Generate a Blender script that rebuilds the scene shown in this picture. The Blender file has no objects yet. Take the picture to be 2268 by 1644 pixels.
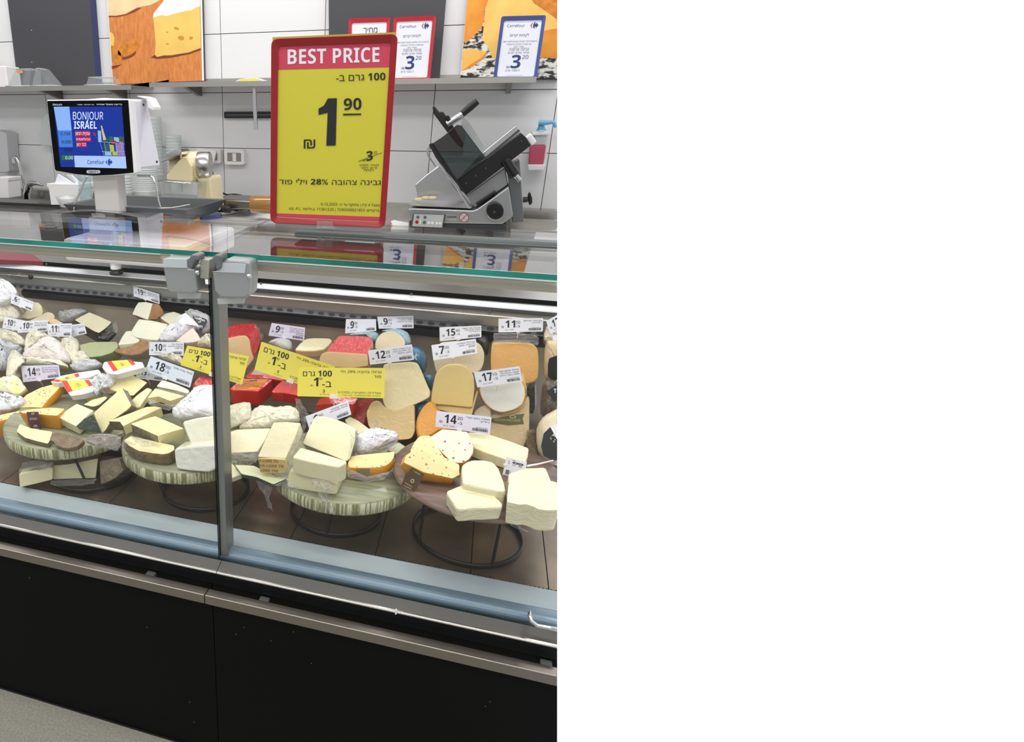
import bpy, bmesh, math, random
from mathutils import Vector, Matrix
random.seed(7)
S = bpy.context.scene
COL = S.collection

# ---------------------------------------------------------------- camera
EYE = Vector((0, 0, 1.6))
FPX, PX, PY = 1421.11, 617.0, 822.0
_p, _y, _r = math.radians(21.1975), math.radians(17.6164), math.radians(.23717)
_R = Vector((math.cos(_y), math.sin(_y), 0)); _Fh = Vector((-math.sin(_y), math.cos(_y), 0)); _Z = Vector((0, 0, 1))
FW = _Fh*math.cos(_p) - _Z*math.sin(_p)
_U = _Z*math.cos(_p) + _Fh*math.sin(_p)
RT = _R*math.cos(_r) + _U*math.sin(_r)
UP = _U*math.cos(_r) - _R*math.sin(_r)
cd = bpy.data.cameras.new('camera'); cam = bpy.data.objects.new('camera', cd); COL.objects.link(cam)
cd.sensor_fit = 'HORIZONTAL'; cd.sensor_width = 36; cd.lens = FPX/2268*36
cd.shift_x = (1134-PX)/2268; cd.shift_y = 0; cd.clip_start = .02
m3 = Matrix((RT, UP, -FW)).transposed()
cam.matrix_world = Matrix.Translation(EYE) @ m3.to_4x4()
S.camera = cam

# ---------------------------------------------------------------- light
S.view_settings.view_transform = 'Standard'; S.view_settings.look = 'None'
S.view_settings.gamma = 1; S.view_settings.exposure = 0; S.view_settings.use_curve_mapping = False
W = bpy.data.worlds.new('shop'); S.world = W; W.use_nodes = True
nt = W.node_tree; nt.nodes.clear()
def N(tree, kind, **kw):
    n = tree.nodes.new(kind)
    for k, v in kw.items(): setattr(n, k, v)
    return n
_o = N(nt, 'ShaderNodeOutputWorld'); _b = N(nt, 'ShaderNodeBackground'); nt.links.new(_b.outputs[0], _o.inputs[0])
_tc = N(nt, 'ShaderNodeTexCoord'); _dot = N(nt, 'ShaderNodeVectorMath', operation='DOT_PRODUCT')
_dot.inputs[1].default_value = (.25, .968, 0)              # added white glow ahead as blank backdrop; dimmer grey fill behind for front faces
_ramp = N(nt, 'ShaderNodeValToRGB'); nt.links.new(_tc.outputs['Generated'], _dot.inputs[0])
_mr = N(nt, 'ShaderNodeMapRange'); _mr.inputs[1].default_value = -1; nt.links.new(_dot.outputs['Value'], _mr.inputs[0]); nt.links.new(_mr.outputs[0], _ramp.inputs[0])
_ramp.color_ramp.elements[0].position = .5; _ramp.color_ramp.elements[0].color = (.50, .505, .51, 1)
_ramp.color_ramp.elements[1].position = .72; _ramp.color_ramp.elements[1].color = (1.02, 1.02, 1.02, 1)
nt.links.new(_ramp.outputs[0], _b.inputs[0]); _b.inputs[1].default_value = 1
def area(name, loc, sx, sy, power, rot=(0, 0, 0), col=(1, .98, .95)):
    l = bpy.data.lights.new(name, 'AREA'); l.shape = 'RECTANGLE'; l.size = sx; l.size_y = sy; l.energy = power; l.color = col
    o = bpy.data.objects.new(name, l); o.location = loc; o.rotation_euler = rot; COL.objects.link(o); return o
area('ceiling_lamp', (-1.2, 3.12, 3.2), 4.5, .3, 52)
area('ceiling_lamp', (-.9, .75, 3.3), 5.0, .5, 56)
area('ceiling_lamp', (-.9, -1.2, 3.3), 5.0, .5, 60)

# ---------------------------------------------------------------- helpers
def C(h):
    h = h.lstrip('#'); v = [int(h[i:i+2], 16)/255 for i in (0, 2, 4)]
    return tuple(((c+.055)/1.055)**2.4 if c > .04045 else c/12.92 for c in v) + (1,)
def ray(x, y): return RT*((x-PX)/FPX) - UP*((y-PY)/FPX) + FW
def onY(x, y, Y): d = ray(x, y); return EYE + d*((Y-EYE.y)/d.y)
def onZ(x, y, z): d = ray(x, y); return EYE + d*((z-EYE.z)/d.z)
def onP(x, y, p0, n): d = ray(x, y); return EYE + d*((p0-EYE).dot(n)/d.dot(n))

def tag(o, label=None, cat=None, group=None, kind=None):
    if label: o['label'] = label
    if cat: o['category'] = cat
    if group: o['group'] = group
    if kind: o['kind'] = kind
    return o
def empty(name, loc=(0, 0, 0), label=None, cat=None, group=None):
    o = bpy.data.objects.new(name, None); o.location = loc; o.empty_display_size = .02; COL.objects.link(o)
    return tag(o, label, cat, group)

class MB:
    """collects vertices and faces (world coordinates) into ONE mesh object"""
    def __init__(s): s.v = []; s.f = []; s.m = []; s.sm = []
    def add(s, vs, fs, mi=0, smooth=False):
        b = len(s.v); s.v += [Vector(v) for v in vs]
        for f in fs: s.f.append([b+i for i in f]); s.m.append(mi); s.sm.append(smooth)
        return s
    def box(s, lo, hi, mi=0, mat=None):
        (a, b, c), (d, e, f) = lo, hi
        vs = [(a,b,c),(d,b,c),(d,e,c),(a,e,c),(a,b,f),(d,b,f),(d,e,f),(a,e,f)]
        if mat: vs = [mat @ Vector(v) for v in vs]
        return s.add(vs, [(3,2,1,0),(4,5,6,7),(0,1,5,4),(1,2,6,5),(2,3,7,6),(3,0,4,7)], mi)
    def prism(s, pts, vec, mi=0, side=None, back=None):
        pts = [Vector(p) for p in pts]; vec = Vector(vec); n = len(pts)
        nn = Vector()
        for i in range(n): nn += (pts[i]-pts[0]).cross(pts[(i+1) % n]-pts[0])
        if nn.dot(vec) > 0: pts.reverse()
        s.add(pts + [p+vec for p in pts], [list(range(n))], mi)
        b = len(s.v)-2*n
        s.f.append([b+n+i for i in range(n-1, -1, -1)]); s.m.append(mi if back is None else back); s.sm.append(False)
        for i in range(n):
            j = (i+1) % n
            s.f.append([b+j, b+i, b+n+i, b+n+j]); s.m.append(mi if side is None else side); s.sm.append(False)
        return s
    def extrude_x(s, prof, x0, x1, mi=0, smooth=False, close=True):
        n = len(prof); vs = [(x0, a, b) for a, b in prof]+[(x1, a, b) for a, b in prof]
        e = n if close else n-1
        s.add(vs, [(i, (i+1) % n, n+(i+1) % n, n+i) for i in range(e)], mi, smooth)
        if close: s.add(vs, [list(range(n-1, -1, -1)), list(range(n, 2*n))], mi)
        return s
    def tube(s, path, r, mi=0, seg=8, closed=False, flat=None):
        path = [Vector(p) for p in path]; n = len(path); rings = []; prev = None
        for i, p in enumerate(path):
            t = (path[(i+1) % n]-path[i-1]) if closed else (path[min(i+1, n-1)]-path[max(i-1, 0)])
            t.normalize()
            a = prev - t*prev.dot(t) if prev else (Vector((0,0,1)) - t*t.z if abs(t.z) < .95 else Vector((1,0,0)) - t*t.x)
            a.normalize(); prev = a; b = t.cross(a)
            ra = r[i] if isinstance(r, (list, tuple)) else r
            rings.append([p + a*(math.cos(q)*ra*(1 if not flat else flat)) + b*(math.sin(q)*ra) for q in [2*math.pi*k/seg for k in range(seg)]])
        vs = [v for g in rings for v in g]; fs = []
        for i in range(n if closed else n-1):
            j = (i+1) % n
            for k in range(seg):
                l = (k+1) % seg
                fs.append((i*seg+k, j*seg+k, j*seg+l, i*seg+l))
        s.add(vs, fs, mi, True)
        if not closed: s.add(vs, [list(range(seg)), [len(vs)-1-k for k in range(seg)]], mi)
        return s
    def lathe(s, prof, org=(0,0,0), mi=0, seg=32, mat=None, smooth=True, cap=True):
        vs = []; n = len(prof); mat = mat or Matrix.Translation(org)
        for k in range(seg):
            q = 2*math.pi*k/seg
            vs += [mat @ Vector((r*math.cos(q), r*math.sin(q), z)) for r, z in prof]
        fs = []
        for k in range(seg):
            l = (k+1) % seg
            for i in range(n-1): fs.append((k*n+i, l*n+i, l*n+i+1, k*n+i+1))
        s.add(vs, fs, mi, smooth)
        if not cap: return s
        s.add([mat @ Vector((r*math.cos(2*math.pi*k/seg), r*math.sin(2*math.pi*k/seg), z)) for r, z in (prof[0],) for k in range(seg)], [list(range(seg-1, -1, -1))], mi) if prof[0][0] > 1e-5 else 0
        s.add([mat @ Vector((r*math.cos(2*math.pi*k/seg), r*math.sin(2*math.pi*k/seg), z)) for r, z in (prof[-1],) for k in range(seg)], [list(range(seg))], mi) if prof[-1][0] > 1e-5 else 0
        return s
    def build(s, name, mats, parent=None, bevel=0, seg=2, weld=False):
        me = bpy.data.meshes.new(name)
        mats = mats if isinstance(mats, (list, tuple)) else [mats]
        o = bpy.data.objects.new(name, me); COL.objects.link(o)
        org = Vector()
        if parent:
            o.parent = parent; q = parent
            while q: org += q.location; q = q.parent
        elif s.v:
            org = Vector([sum(v[i] for v in s.v)/len(s.v) for i in (0, 1)]+[min(v.z for v in s.v)]); o.location = org
        me.from_pydata([v-org for v in s.v], [], s.f)
        for m in mats: me.materials.append(m)
        me.polygons.foreach_set('material_index', s.m); me.polygons.foreach_set('use_smooth', s.sm)
        if weld:
            bm = bmesh.new(); bm.from_mesh(me); bmesh.ops.remove_doubles(bm, verts=bm.verts, dist=1e-5)
            bmesh.ops.recalc_face_normals(bm, faces=bm.faces); bm.to_mesh(me); bm.free()
        me.update()
        if bevel:
            b = o.modifiers.new('bevel', 'BEVEL'); b.width = bevel; b.segments = seg; b.limit_method = 'ANGLE'; b.angle_limit = math.radians(35); b.harden_normals = False
        return o

# ---------------------------------------------------------------- materials
def mat(name, col, rough=.5, metal=0, coat=0, bump=0, bscale=60, vary=0, vscale=8, col2=None, alpha=None, emit=0, stretch=None, spec=.5, cbump=0, cscale=30, sss=0, thr=None, speck=None, bdist=.004):
    m = bpy.data.materials.new(name); m.use_nodes = True; t = m.node_tree; p = t.nodes['Principled BSDF']
    c = C(col) if isinstance(col, str) else col
    p.inputs['Base Color'].default_value = c; p.inputs['Roughness'].default_value = rough; p.inputs['Metallic'].default_value = metal
    p.inputs['Specular IOR Level'].default_value = spec
    if coat: p.inputs['Coat Weight'].default_value = coat; p.inputs['Coat Roughness'].default_value = .08
    if sss: p.inputs['Subsurface Weight'].default_value = sss; p.inputs['Subsurface Radius'].default_value = (.012, .009, .005); p.inputs['Subsurface Scale'].default_value = .6
    if emit: p.inputs['Emission Color'].default_value = c; p.inputs['Emission Strength'].default_value = emit
    if alpha is not None: p.inputs['Alpha'].default_value = alpha
    tc = N(t, 'ShaderNodeTexCoord'); mp = N(t, 'ShaderNodeMapping'); t.links.new(tc.outputs['Object'], mp.inputs[0])
    if stretch: mp.inputs['Scale'].default_value = stretch
    def noise(sc, det=4):
        n = N(t, 'ShaderNodeTexNoise'); n.inputs['Scale'].default_value = sc; n.inputs['Detail'].default_value = det; t.links.new(mp.outputs[0], n.inputs[0]); return n
    if vary or col2:
        n = noise(vscale); r = N(t, 'ShaderNodeValToRGB'); t.links.new(n.outputs['Fac'], r.inputs[0])
        c2 = C(col2) if col2 else tuple(min(1, x*(1-vary)) for x in c[:3])+(1,)
        lo, hi = thr or (.35, .65)
        r.color_ramp.elements[0].position = lo; r.color_ramp.elements[1].position = hi
        r.color_ramp.elements[0].color = c2; r.color_ramp.elements[1].color = c
        t.links.new(r.outputs[0], p.inputs['Base Color'])
    if speck:                      # (scale, radius, colour): seeds or small holes
        vo = N(t, 'ShaderNodeTexVoronoi'); vo.inputs['Scale'].default_value = speck[0]; t.links.new(mp.outputs[0], vo.inputs['Vector'])
        sp = N(t, 'ShaderNodeSeparateColor'); t.links.new(vo.outputs['Color'], sp.inputs[0])
        ml = N(t, 'ShaderNodeMath', operation='MULTIPLY'); ml.inputs[1].default_value = speck[1]; t.links.new(sp.outputs[0], ml.inputs[0])
        lt = N(t, 'ShaderNodeMath', operation='LESS_THAN'); t.links.new(vo.outputs['Distance'], lt.inputs[0]); t.links.new(ml.outputs[0], lt.inputs[1])
        mx = N(t, 'ShaderNodeMix', data_type='RGBA'); t.links.new(lt.outputs[0], mx.inputs['Factor']); mx.inputs[7].default_value = C(speck[2])
        if p.inputs['Base Color'].is_linked: t.links.new(p.inputs['Base Color'].links[0].from_socket, mx.inputs[6])
        else: mx.inputs[6].default_value = c
        t.links.new(mx.outputs[2], p.inputs['Base Color'])
    if bump:
        n = noise(bscale, 5); n.inputs['Distortion'].default_value = 1.2 if bdist > .005 else 0; b = N(t, 'ShaderNodeBump'); b.inputs['Strength'].default_value = bump; b.inputs['Distance'].default_value = bdist
        t.links.new(n.outputs['Fac'], b.inputs['Height']); t.links.new(b.outputs[0], p.inputs['Normal'])
    if cbump:
        n = noise(cscale, 3); n.inputs['Distortion'].default_value = 1.5
        b = N(t, 'ShaderNodeBump'); b.inputs['Strength'].default_value = cbump; b.inputs['Distance'].default_value = .006
        t.links.new(n.outputs['Fac'], b.inputs['Height']); t.links.new(b.outputs[0], p.inputs['Coat Normal'])
    return m
def clear(name, tint=(1, 1, 1, 1), ior=1.5, haze=0, hazecol=(.9, .92, .95, 1), bump=0, bscale=40, rough=0.0):
    m = bpy.data.materials.new(name); m.use_nodes = True; t = m.node_tree; t.nodes.clear()
    o = N(t, 'ShaderNodeOutputMaterial'); tr = N(t, 'ShaderNodeBsdfTransparent'); tr.inputs[0].default_value = tint
    gl = N(t, 'ShaderNodeBsdfGlossy'); gl.inputs['Roughness'].default_value = rough
    fr = N(t, 'ShaderNodeFresnel'); ge = N(t, 'ShaderNodeNewGeometry'); mx = N(t, 'ShaderNodeMix'); mx.inputs[2].default_value = ior; mx.inputs[3].default_value = 1/ior
    t.links.new(ge.outputs['Backfacing'], mx.inputs[0]); t.links.new(mx.outputs[0], fr.inputs['IOR'])
    a = tr
    if haze:
        d = N(t, 'ShaderNodeBsdfDiffuse'); d.inputs[0].default_value = hazecol; x = N(t, 'ShaderNodeMixShader'); x.inputs[0].default_value = haze
        t.links.new(tr.outputs[0], x.inputs[1]); t.links.new(d.outputs[0], x.inputs[2]); a = x
    mix = N(t, 'ShaderNodeMixShader'); t.links.new(fr.outputs[0], mix.inputs[0]); t.links.new(a.outputs[0], mix.inputs[1]); t.links.new(gl.outputs[0], mix.inputs[2])
    if bump:
        tc = N(t, 'ShaderNodeTexCoord'); n = N(t, 'ShaderNodeTexNoise'); n.inputs['Scale'].default_value = bscale; n.inputs['Detail'].default_value = 5; n.inputs['Distortion'].default_value = 1
        t.links.new(tc.outputs['Object'], n.inputs[0]); b = N(t, 'ShaderNodeBump'); b.inputs['Strength'].default_value = bump; b.inputs['Distance'].default_value = .01
        t.links.new(n.outputs['Fac'], b.inputs['Height']); t.links.new(b.outputs[0], gl.inputs['Normal']); t.links.new(b.outputs[0], fr.inputs['Normal'])
    t.links.new(mix.outputs[0], o.inputs[0]); return m

STEEL = mat('stainless_steel', '#c2c0bb', .27, 1, bump=.05, bscale=90, stretch=(.05, 1, 1))
STEEL_B = mat('brushed_steel', '#b5b3ae', .38, 1, bump=.05, bscale=120, stretch=(.03, 1, 1))
STEEL_D = mat('worn_steel', '#8f8a84', .3, 1, bump=.12, bscale=14, vary=.25, vscale=6)
CHROME = mat('chrome', '#d8d8d8', .08, 1)
ALU = mat('grey_aluminium', '#8f9391', .42, .75)
ALU_L = mat('light_aluminium', '#b4b3a8', .45, .6)
WHITE = mat('white_plastic', '#eceaea', .35)
WHITE_C = mat('white_card', '#eef0fa', .45)
LILAC_C = mat('lilac_card', '#dcd6ec', .45)
BLACK = mat('black_plastic', '#101112', .35)
DGREY = mat('dark_grey_plastic', '#4c4f51', .45)
INK = mat('black_ink', '#15161a', .5)
INKG = mat('grey_ink', '#595b66', .5)
NAVY = mat('navy_ink', '#2c3d80', .5)
REDP = mat('red_plastic', '#b90a18', .3, coat=.3)
CRIM = mat('crimson_print', '#c23a52', .5)
YEL = mat('yellow_paper', '#efe158', .5, coat=.5, cbump=.15, cscale=25)
GLASS = clear('clear_glass')
GEDGE = mat('green_glass_edge', '#0c8f80', .12, coat=.5, vary=.55, vscale=5, stretch=(1.2, .1, .1))  # darker stretches along the edge paint in reflections
PLAST = clear('clear_plastic', (.93, .95, .95, 1), 1.45, .12, bump=.15, bscale=60)
FROST = clear('frosted_plastic', (.9, .93, .93, 1), 1.45, .45, (.85, .88, .88, 1), rough=.2)
FILM = clear('cling_film', (.98, .98, .98, 1), 1.6, .13, (.97, .97, .98, 1), bump=1.4, bscale=60, rough=.2)

# ---------------------------------------------------------------- lettering
_TC = {}; _c = bpy.data.curves.new('x', 'FONT'); _c.size = 1; _c.resolution_u = 3; _c.fill_mode = 'NONE'; _TX = (_c, bpy.data.objects.new('x', _c))
from mathutils.geometry import delaunay_2d_cdt
def sans(s, b):
    """digits and Latin letters from the sans alphabet of the built-in fonts (b: its bold cut)"""
    out = ''
    for c in s:
        if '0' <= c <= '9': out += chr((0x1D7EC if b else 0x1D7E2)+ord(c)-48)
        elif 'A' <= c <= 'Z': out += chr((0x1D5D4 if b else 0x1D5A0)+ord(c)-65)
        elif 'a' <= c <= 'z': out += chr((0x1D5EE if b else 0x1D5BA)+ord(c)-97)
        else: out += c
    return out
def glyphs(s, bold):
    k = (s, bold)
    if k in _TC: return _TC[k]
    heb_ = any(ord(c) > 0x590 for c in s)
    c = _TX[0]; c.body = sans(s, bold >= .02)
    c.offset = bold*1.15 if heb_ else (bold*.3 if bold > .03 else 0)
    me = bpy.data.meshes.new_from_object(_TX[1])
    V = [Vector((p.co.x, p.co.y)) for p in me.vertices]; E = [tuple(e.vertices) for e in me.edges]
    bpy.data.meshes.remove(me)
    if not V: _TC[k] = ([], []); return _TC[k]
    par = list(range(len(V)))
    def find(i):
        while par[i] != i: par[i] = par[par[i]]; i = par[i]
        return i
    for a, b in E: par[find(a)] = find(b)
    loops = {}
    for i in range(len(V)): loops.setdefault(find(i), []).append(i)
    L = [[V[i] for i in q] for q in loops.values()]
    vv, _e, ff = delaunay_2d_cdt(V, E, [], 0, 1e-6)[:3]
    bb = [(min(p.x for p in q), max(p.x for p in q), [(q[i-1], q[i]) for i in range(len(q))]) for q in L]
    keep = []
    for t in ff:
        x = sum(vv[i].x for i in t)/3; y = sum(vv[i].y for i in t)/3; w = 0
        for lo, hi, seg in bb:
            if not lo <= x <= hi: continue
            for p, q in seg:
                if (p.y > y) != (q.y > y) and x < p.x+(y-p.y)/(q.y-p.y)*(q.x-p.x): w += 1 if q.y > p.y else -1
        if w: keep.append(list(t))
    _TC[k] = ([(p.x, p.y) for p in vv], keep); return _TC[k]
def heb(s):
    """right-to-left order for display; runs of digits and Latin letters keep theirs"""
    out = []; run = ''
    for ch in s:
        if ch in '0123456789.%' or ch.isascii() and ch.isalpha(): run += ch
        else:
            if run: out.append(run); run = ''
            out.append(ch)
    if run: out.append(run)
    return ''.join(reversed(out))
def T(mb, s, box, f, bold=0, mi=0, h=.0012, ymax=None):
    """text s fitted into box (a0,b0,a1,b1) of the surface f(a,b,height): a runs right, b0 is the baseline, b1 the cap line"""
    v, fs = glyphs(s, bold)
    if not v: return
    x0 = min(p[0] for p in v); x1 = max(p[0] for p in v); yt = ymax or max(p[1] for p in v)
    a0, b0, a1, b1 = box
    mb.add([f(a0+(a1-a0)*(x-x0)/(x1-x0), b0+(b1-b0)*y/yt, h) for x, y in v], fs, mi)
def R4(mb, box, f, mi=0, h=.0012):
    a0, b0, a1, b1 = box
    mb.add([f(a0, b0, h), f(a1, b0, h), f(a1, b1, h), f(a0, b1, h)], [(0, 1, 2, 3)], mi)
def poly(mb, pts, f, mi=0, h=.001): mb.add([f(x, y, h) for x, y in pts], [list(range(len(pts)))], mi)
def ell(cx, cy, a, b, rot=0, n=20):
    c, s = math.cos(math.radians(rot)), math.sin(math.radians(rot))
    return [(cx+a*math.cos(q)*c-b*math.sin(q)*s, cy+a*math.cos(q)*s+b*math.sin(q)*c) for q in [2*math.pi*k/n for k in range(n)]]
def quad(TL, TR, BR, BL, Y, tilt=0):
    """surface through four photo points on the plane y = Y (leaning back by tilt); returns f(u, v, h): u right, v up"""
    n = Vector((0, -math.cos(math.radians(tilt)), math.sin(math.radians(tilt)))); p0 = onY(*BL, Y)
    tl, tr, br, bl = [onP(q[0], q[1], p0, n) for q in (TL, TR, BR, BL)]
    def f(u, v, h=0): return (bl*(1-u)+br*u)*(1-v)+(tl*(1-u)+tr*u)*v + n*h
    return f
def px(Y):
    """surface in photo pixels on the plane y = Y"""
    def f(x, y, h=0): return onY(x, y, Y-h)
    return f
def rrect(u0, v0, u1, v1, ru, rv, n=5):
    out = []
    for cx, cy, q0 in ((u1-ru, v0+rv, -90), (u1-ru, v1-rv, 0), (u0+ru, v1-rv, 90), (u0+ru, v0+rv, 180)):
        for k in range(n+1):
            q = math.radians(q0+90*k/n); out.append((cx+ru*math.cos(q), cy+rv*math.sin(q)))
    return out
def frame(mb, outer, inner, f, mi, h0, h1, hi=None):
    """a ring between two matching outlines, standing from height h0 to h1 above the surface (inner edge at hi)"""
    n = len(outer); hi = h1 if hi is None else hi
    A = [f(a, b, h0) for a, b in outer]; B = [f(a, b, h1) for a, b in outer]
    Cc = [f(a, b, hi) for a, b in inner]; D = [f(a, b, h0) for a, b in inner]
    vs = A+B+Cc+D
    for i in range(n):
        j = (i+1) % n
        mb.add([], [], mi)
    b = len(mb.v); mb.v += [Vector(v) for v in vs]
    for i in range(n):
        j = (i+1) % n
        for q in ((0, 1), (1, 2), (2, 3), (3, 0)):
            mb.f.append([b+q[0]*n+i, b+q[0]*n+j, b+q[1]*n+j, b+q[1]*n+i]); mb.m.append(mi); mb.sm.append(False)
XL = -3.5       # the modelled stretch of the shop: from here
XR = .8         # to here, trimmed by the section at the end of the script
# ---------------------------------------------------------------- the room
WY = 3.72
FLOOR = mat('grey_floor', '#9c9a8e', .55, vary=.25, vscale=160, bump=.03, bscale=300)
m = MB(); m.box((XL, -1.5, -.05), (XR, 4, 0)); tag(m.build('floor', FLOOR), kind='structure')
TILE = mat('white_tile', '#e2e2e3', .28, bump=.02, bscale=8)
GROUT = mat('grey_grout', '#6c6b6b', .8)
m = MB(); m.box((XL, WY+.002, 0), (XR, WY+.1, 2.75), 1)
for i in range(-4, 4):
    for k in range(-6, 4):
        x = -1.526+.597*i; z = 1.757+.3*k
        m.box((x+.002, WY-.004, max(z+.002, 0)), (x+.595, WY+.003, min(z+.298, 2.75)))
tag(m.build('wall_back', [TILE, GROUT]), kind='structure')

def cv(ox, oy, s):
    return lambda pts: [(ox+a/s, oy+b/s) for a, b in pts]
c1, c2, c3 = cv(0, 0, 5.4), cv(400, 0, 5.4), cv(820, 0, 5.4)

# wall boards and posters (flat panels hung on the tiles)
PANEL = mat('charcoal_board', '#434348', .5, bump=.02, bscale=150)
NAVYE = mat('navy_edge', '#2f3561', .5)
def board(name, label, cat, pts, Y, thick, mats, parent=None):
    m = MB(); m.prism([onY(x, y, Y) for x, y in pts], (0, thick, 0), 0, side=1); return m.build(name, mats)
def ext(pts, up=60):       # carry the two upper corners of a panel on above the frame
    (a, b), (c, d), e, f = pts
    k = up/(f[1]-b); l = up/(e[1]-d)
    return [(a-(f[0]-a)*k, b-up), (c-(e[0]-c)*l, d-up), e, f]
o = board('wall_board', '', '', ext([(16.5, 0), (207.5, 0), (221.5, 187.5), (39.5, 187.5)]), WY-.03, .025, [PANEL, NAVYE])
tag(o, 'plain charcoal wall board above the left shelf, left of the white cheese poster', 'board', 'charcoal wall boards')
m = MB(); f = px(WY-.03); poly(m, ext([(199, 0), (207.5, 0), (221.5, 187.5), (213, 187.5)]), f); m.build('edge_strip', NAVYE, o)['label'] = 'navy edge strip'
m = MB()
for q in ((70, 67), (70.5, 138)): poly(m, ell(*q, .9, .9), f)
m.build('screw', WHITE, o)
o = board('wall_board', '', '', ext([(728, 0), (987, 0), (972.8, 176), (729, 180)]), WY-.03, .025, [PANEL, PANEL])
tag(o, 'plain charcoal wall board behind the red framed signs', 'board', 'charcoal wall boards')

P_WOOD = mat('printed_orange_wood', '#e0904a', .4, col2='#bd6c34', vscale=34, stretch=(2.2, 1, .7), thr=(.2, .75))
P_YEL = mat('printed_yellow_cheese', '#f3c968', .4, vary=.12, vscale=9)
P_CRUMB = mat('printed_bread', '#f2d3a2', .4, vary=.18, vscale=9)
P_RIND = mat('printed_white_rind', '#f6f6f1', .4)
P_ALM = mat('printed_almond', '#e08a2c', .4, vary=.35, vscale=40)
P_DARK = mat('printed_shade', '#7d3a22', .4)
P_HOLE = mat('printed_hole', '#c98f35', .4)
P_OR = mat('printed_orange_cheese', '#f0a63a', .4, col2='#e07f1e', vscale=7)
P_LY = mat('printed_light_cheddar', '#f8cf72', .4, col2='#f0b54e', vscale=6)
P_BW = mat('printed_split_wood', '#e6e4dc', .4, col2='#2a2724', vscale=34, stretch=(1, 1, 2.2), thr=(.42, .55))
o = board('cheese_poster', '', '', ext([(236.5, 0), (447.5, 0), (452, 178.5), (250, 187)]), WY-.03, .025, [WHITE, PANEL])
tag(o, 'poster of a white rinded cheese wedge and almonds on orange wood', 'poster')
m = MB()
poly(m, ext([(238, 0), (443.5, 0), (447.5, 178.5), (251, 186.5)], 58), f)
poly(m, c1([(1285, -40), (1950, -40), (1900, 10), (1800, 60), (1640, 90), (1500, 165), (1380, 188), (1297, 188)]), f, 1, .0015)
poly(m, c1([(1297, 190), (1385, 192), (1505, 172), (1640, 98), (1700, 92), (1600, 150), (1500, 185), (1400, 205), (1300, 205)]), f, 5, .0013)
poly(m, c1([(1830, 215), (1838, 160), (1880, 105), (1950, 20), (1970, -40)]) + [(443, -8)] + c2([(232, 75), (190, 85), (130, 122), (60, 130), (0, 142)]) + c1([(2070, 168), (1990, 190), (1930, 180), (1880, 195)]), f, 3, .0015)
poly(m, c1([(1834, 212), (1880, 195), (1930, 180), (1990, 190), (2070, 168)]) + c2([(0, 142), (60, 130), (130, 122), (190, 85), (232, 75), (242, 570), (180, 595), (100, 625), (0, 642)]) + c1([(2050, 660), (1960, 662), (1880, 682), (1850, 655), (1862, 520), (1850, 380)]), f, 2, .0017)
poly(m, c1([(1850, 655), (1880, 682), (1960, 666), (2050, 664)]) + c2([(0, 645), (100, 630), (180, 600), (242, 578), (242, 600), (180, 622), (100, 650), (0, 668)]) + c1([(2050, 690), (1960, 700), (1880, 705), (1800, 690)]), f, 5, .0014)
for q in (ell(2110, 340, 34, 16, 20), ell(2165, 455, 38, 26, 10), ell(2000, 385, 14, 7), ell(2000, 525, 20, 9), ell(2285, 455, 24, 20)): poly(m, c1(q), f, 6, .002)
poly(m, c1(ell(1500, 650, 130, 60, -15)), f, 5, .0013); poly(m, c1(ell(1540, 575, 150, 80, -35)), f, 4, .0016)
poly(m, c1([(1335, 790), (1460, 770), (1400, 810), (1340, 830)]), f, 5, .0013)
poly(m, c1([(1330, 540), (1380, 560), (1440, 630), (1465, 715), (1440, 760), (1340, 735)]), f, 4, .0016); poly(m, c1([(1310, 380), (1350, 400), (1370, 450), (1360, 550), (1325, 560)]), f, 2, .0015)
m.build('printed_picture', [P_WOOD, P_CRUMB, P_YEL, P_RIND, P_ALM, P_DARK, P_HOLE], o)
o = board('cheese_poster', '', '', ext([(1034.4, 0), (1300, 0), (1300, 178), (1018.5, 178)]), WY-.03, .025, [WHITE, PANEL])
tag(o, 'poster of orange cheddar chunks on dark split wood, behind the blue framed sign', 'poster')
m = MB(); poly(m, ext([(1035.4, 0), (1300, 0), (1300, 177), (1019.8, 177)], 58), f, 0)
poly(m, c3([(1080, 900), (1300, 920), (2600, 945), (2600, 960), (1075, 950)]), f, 4, .0012)
poly(m, c3([(1165, -60), (1450, -60), (1420, 10), (1365, 110), (1365, 230), (1330, 340), (1250, 420), (1140, 520), (1118, 500)]), f, 1, .0014)
poly(m, c3([(1430, -60), (1880, -60), (2235, 230), (2600, 380), (2600, 640), (2240, 690), (2040, 690), (1900, 670), (1560, 700), (1500, 705), (1460, 690), (1410, 550), (1340, 480), (1365, 240), (1375, 110)]), f, 2, .0016)
poly(m, c3([(1990, 380), (2240, 340), (2600, 360), (2600, 640), (2240, 690), (2040, 690)]), f, 1, .0018)
poly(m, c3([(1890, -60), (2600, -60), (2600, 360), (2235, 230), (1960, 40)]), f, 3, .0018)
poly(m, c3([(1112, 590), (1250, 585), (1395, 622), (1330, 690), (1200, 770), (1092, 850)]), f, 2, .0016)
poly(m, c3([(1092, 850), (1200, 770), (1330, 690), (1390, 625), (1400, 640), (1330, 720), (1200, 810)]), f, 1, .0018)
m.build('printed_picture', [P_BW, P_OR, P_LY, P_ALM, INK], o)

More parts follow.
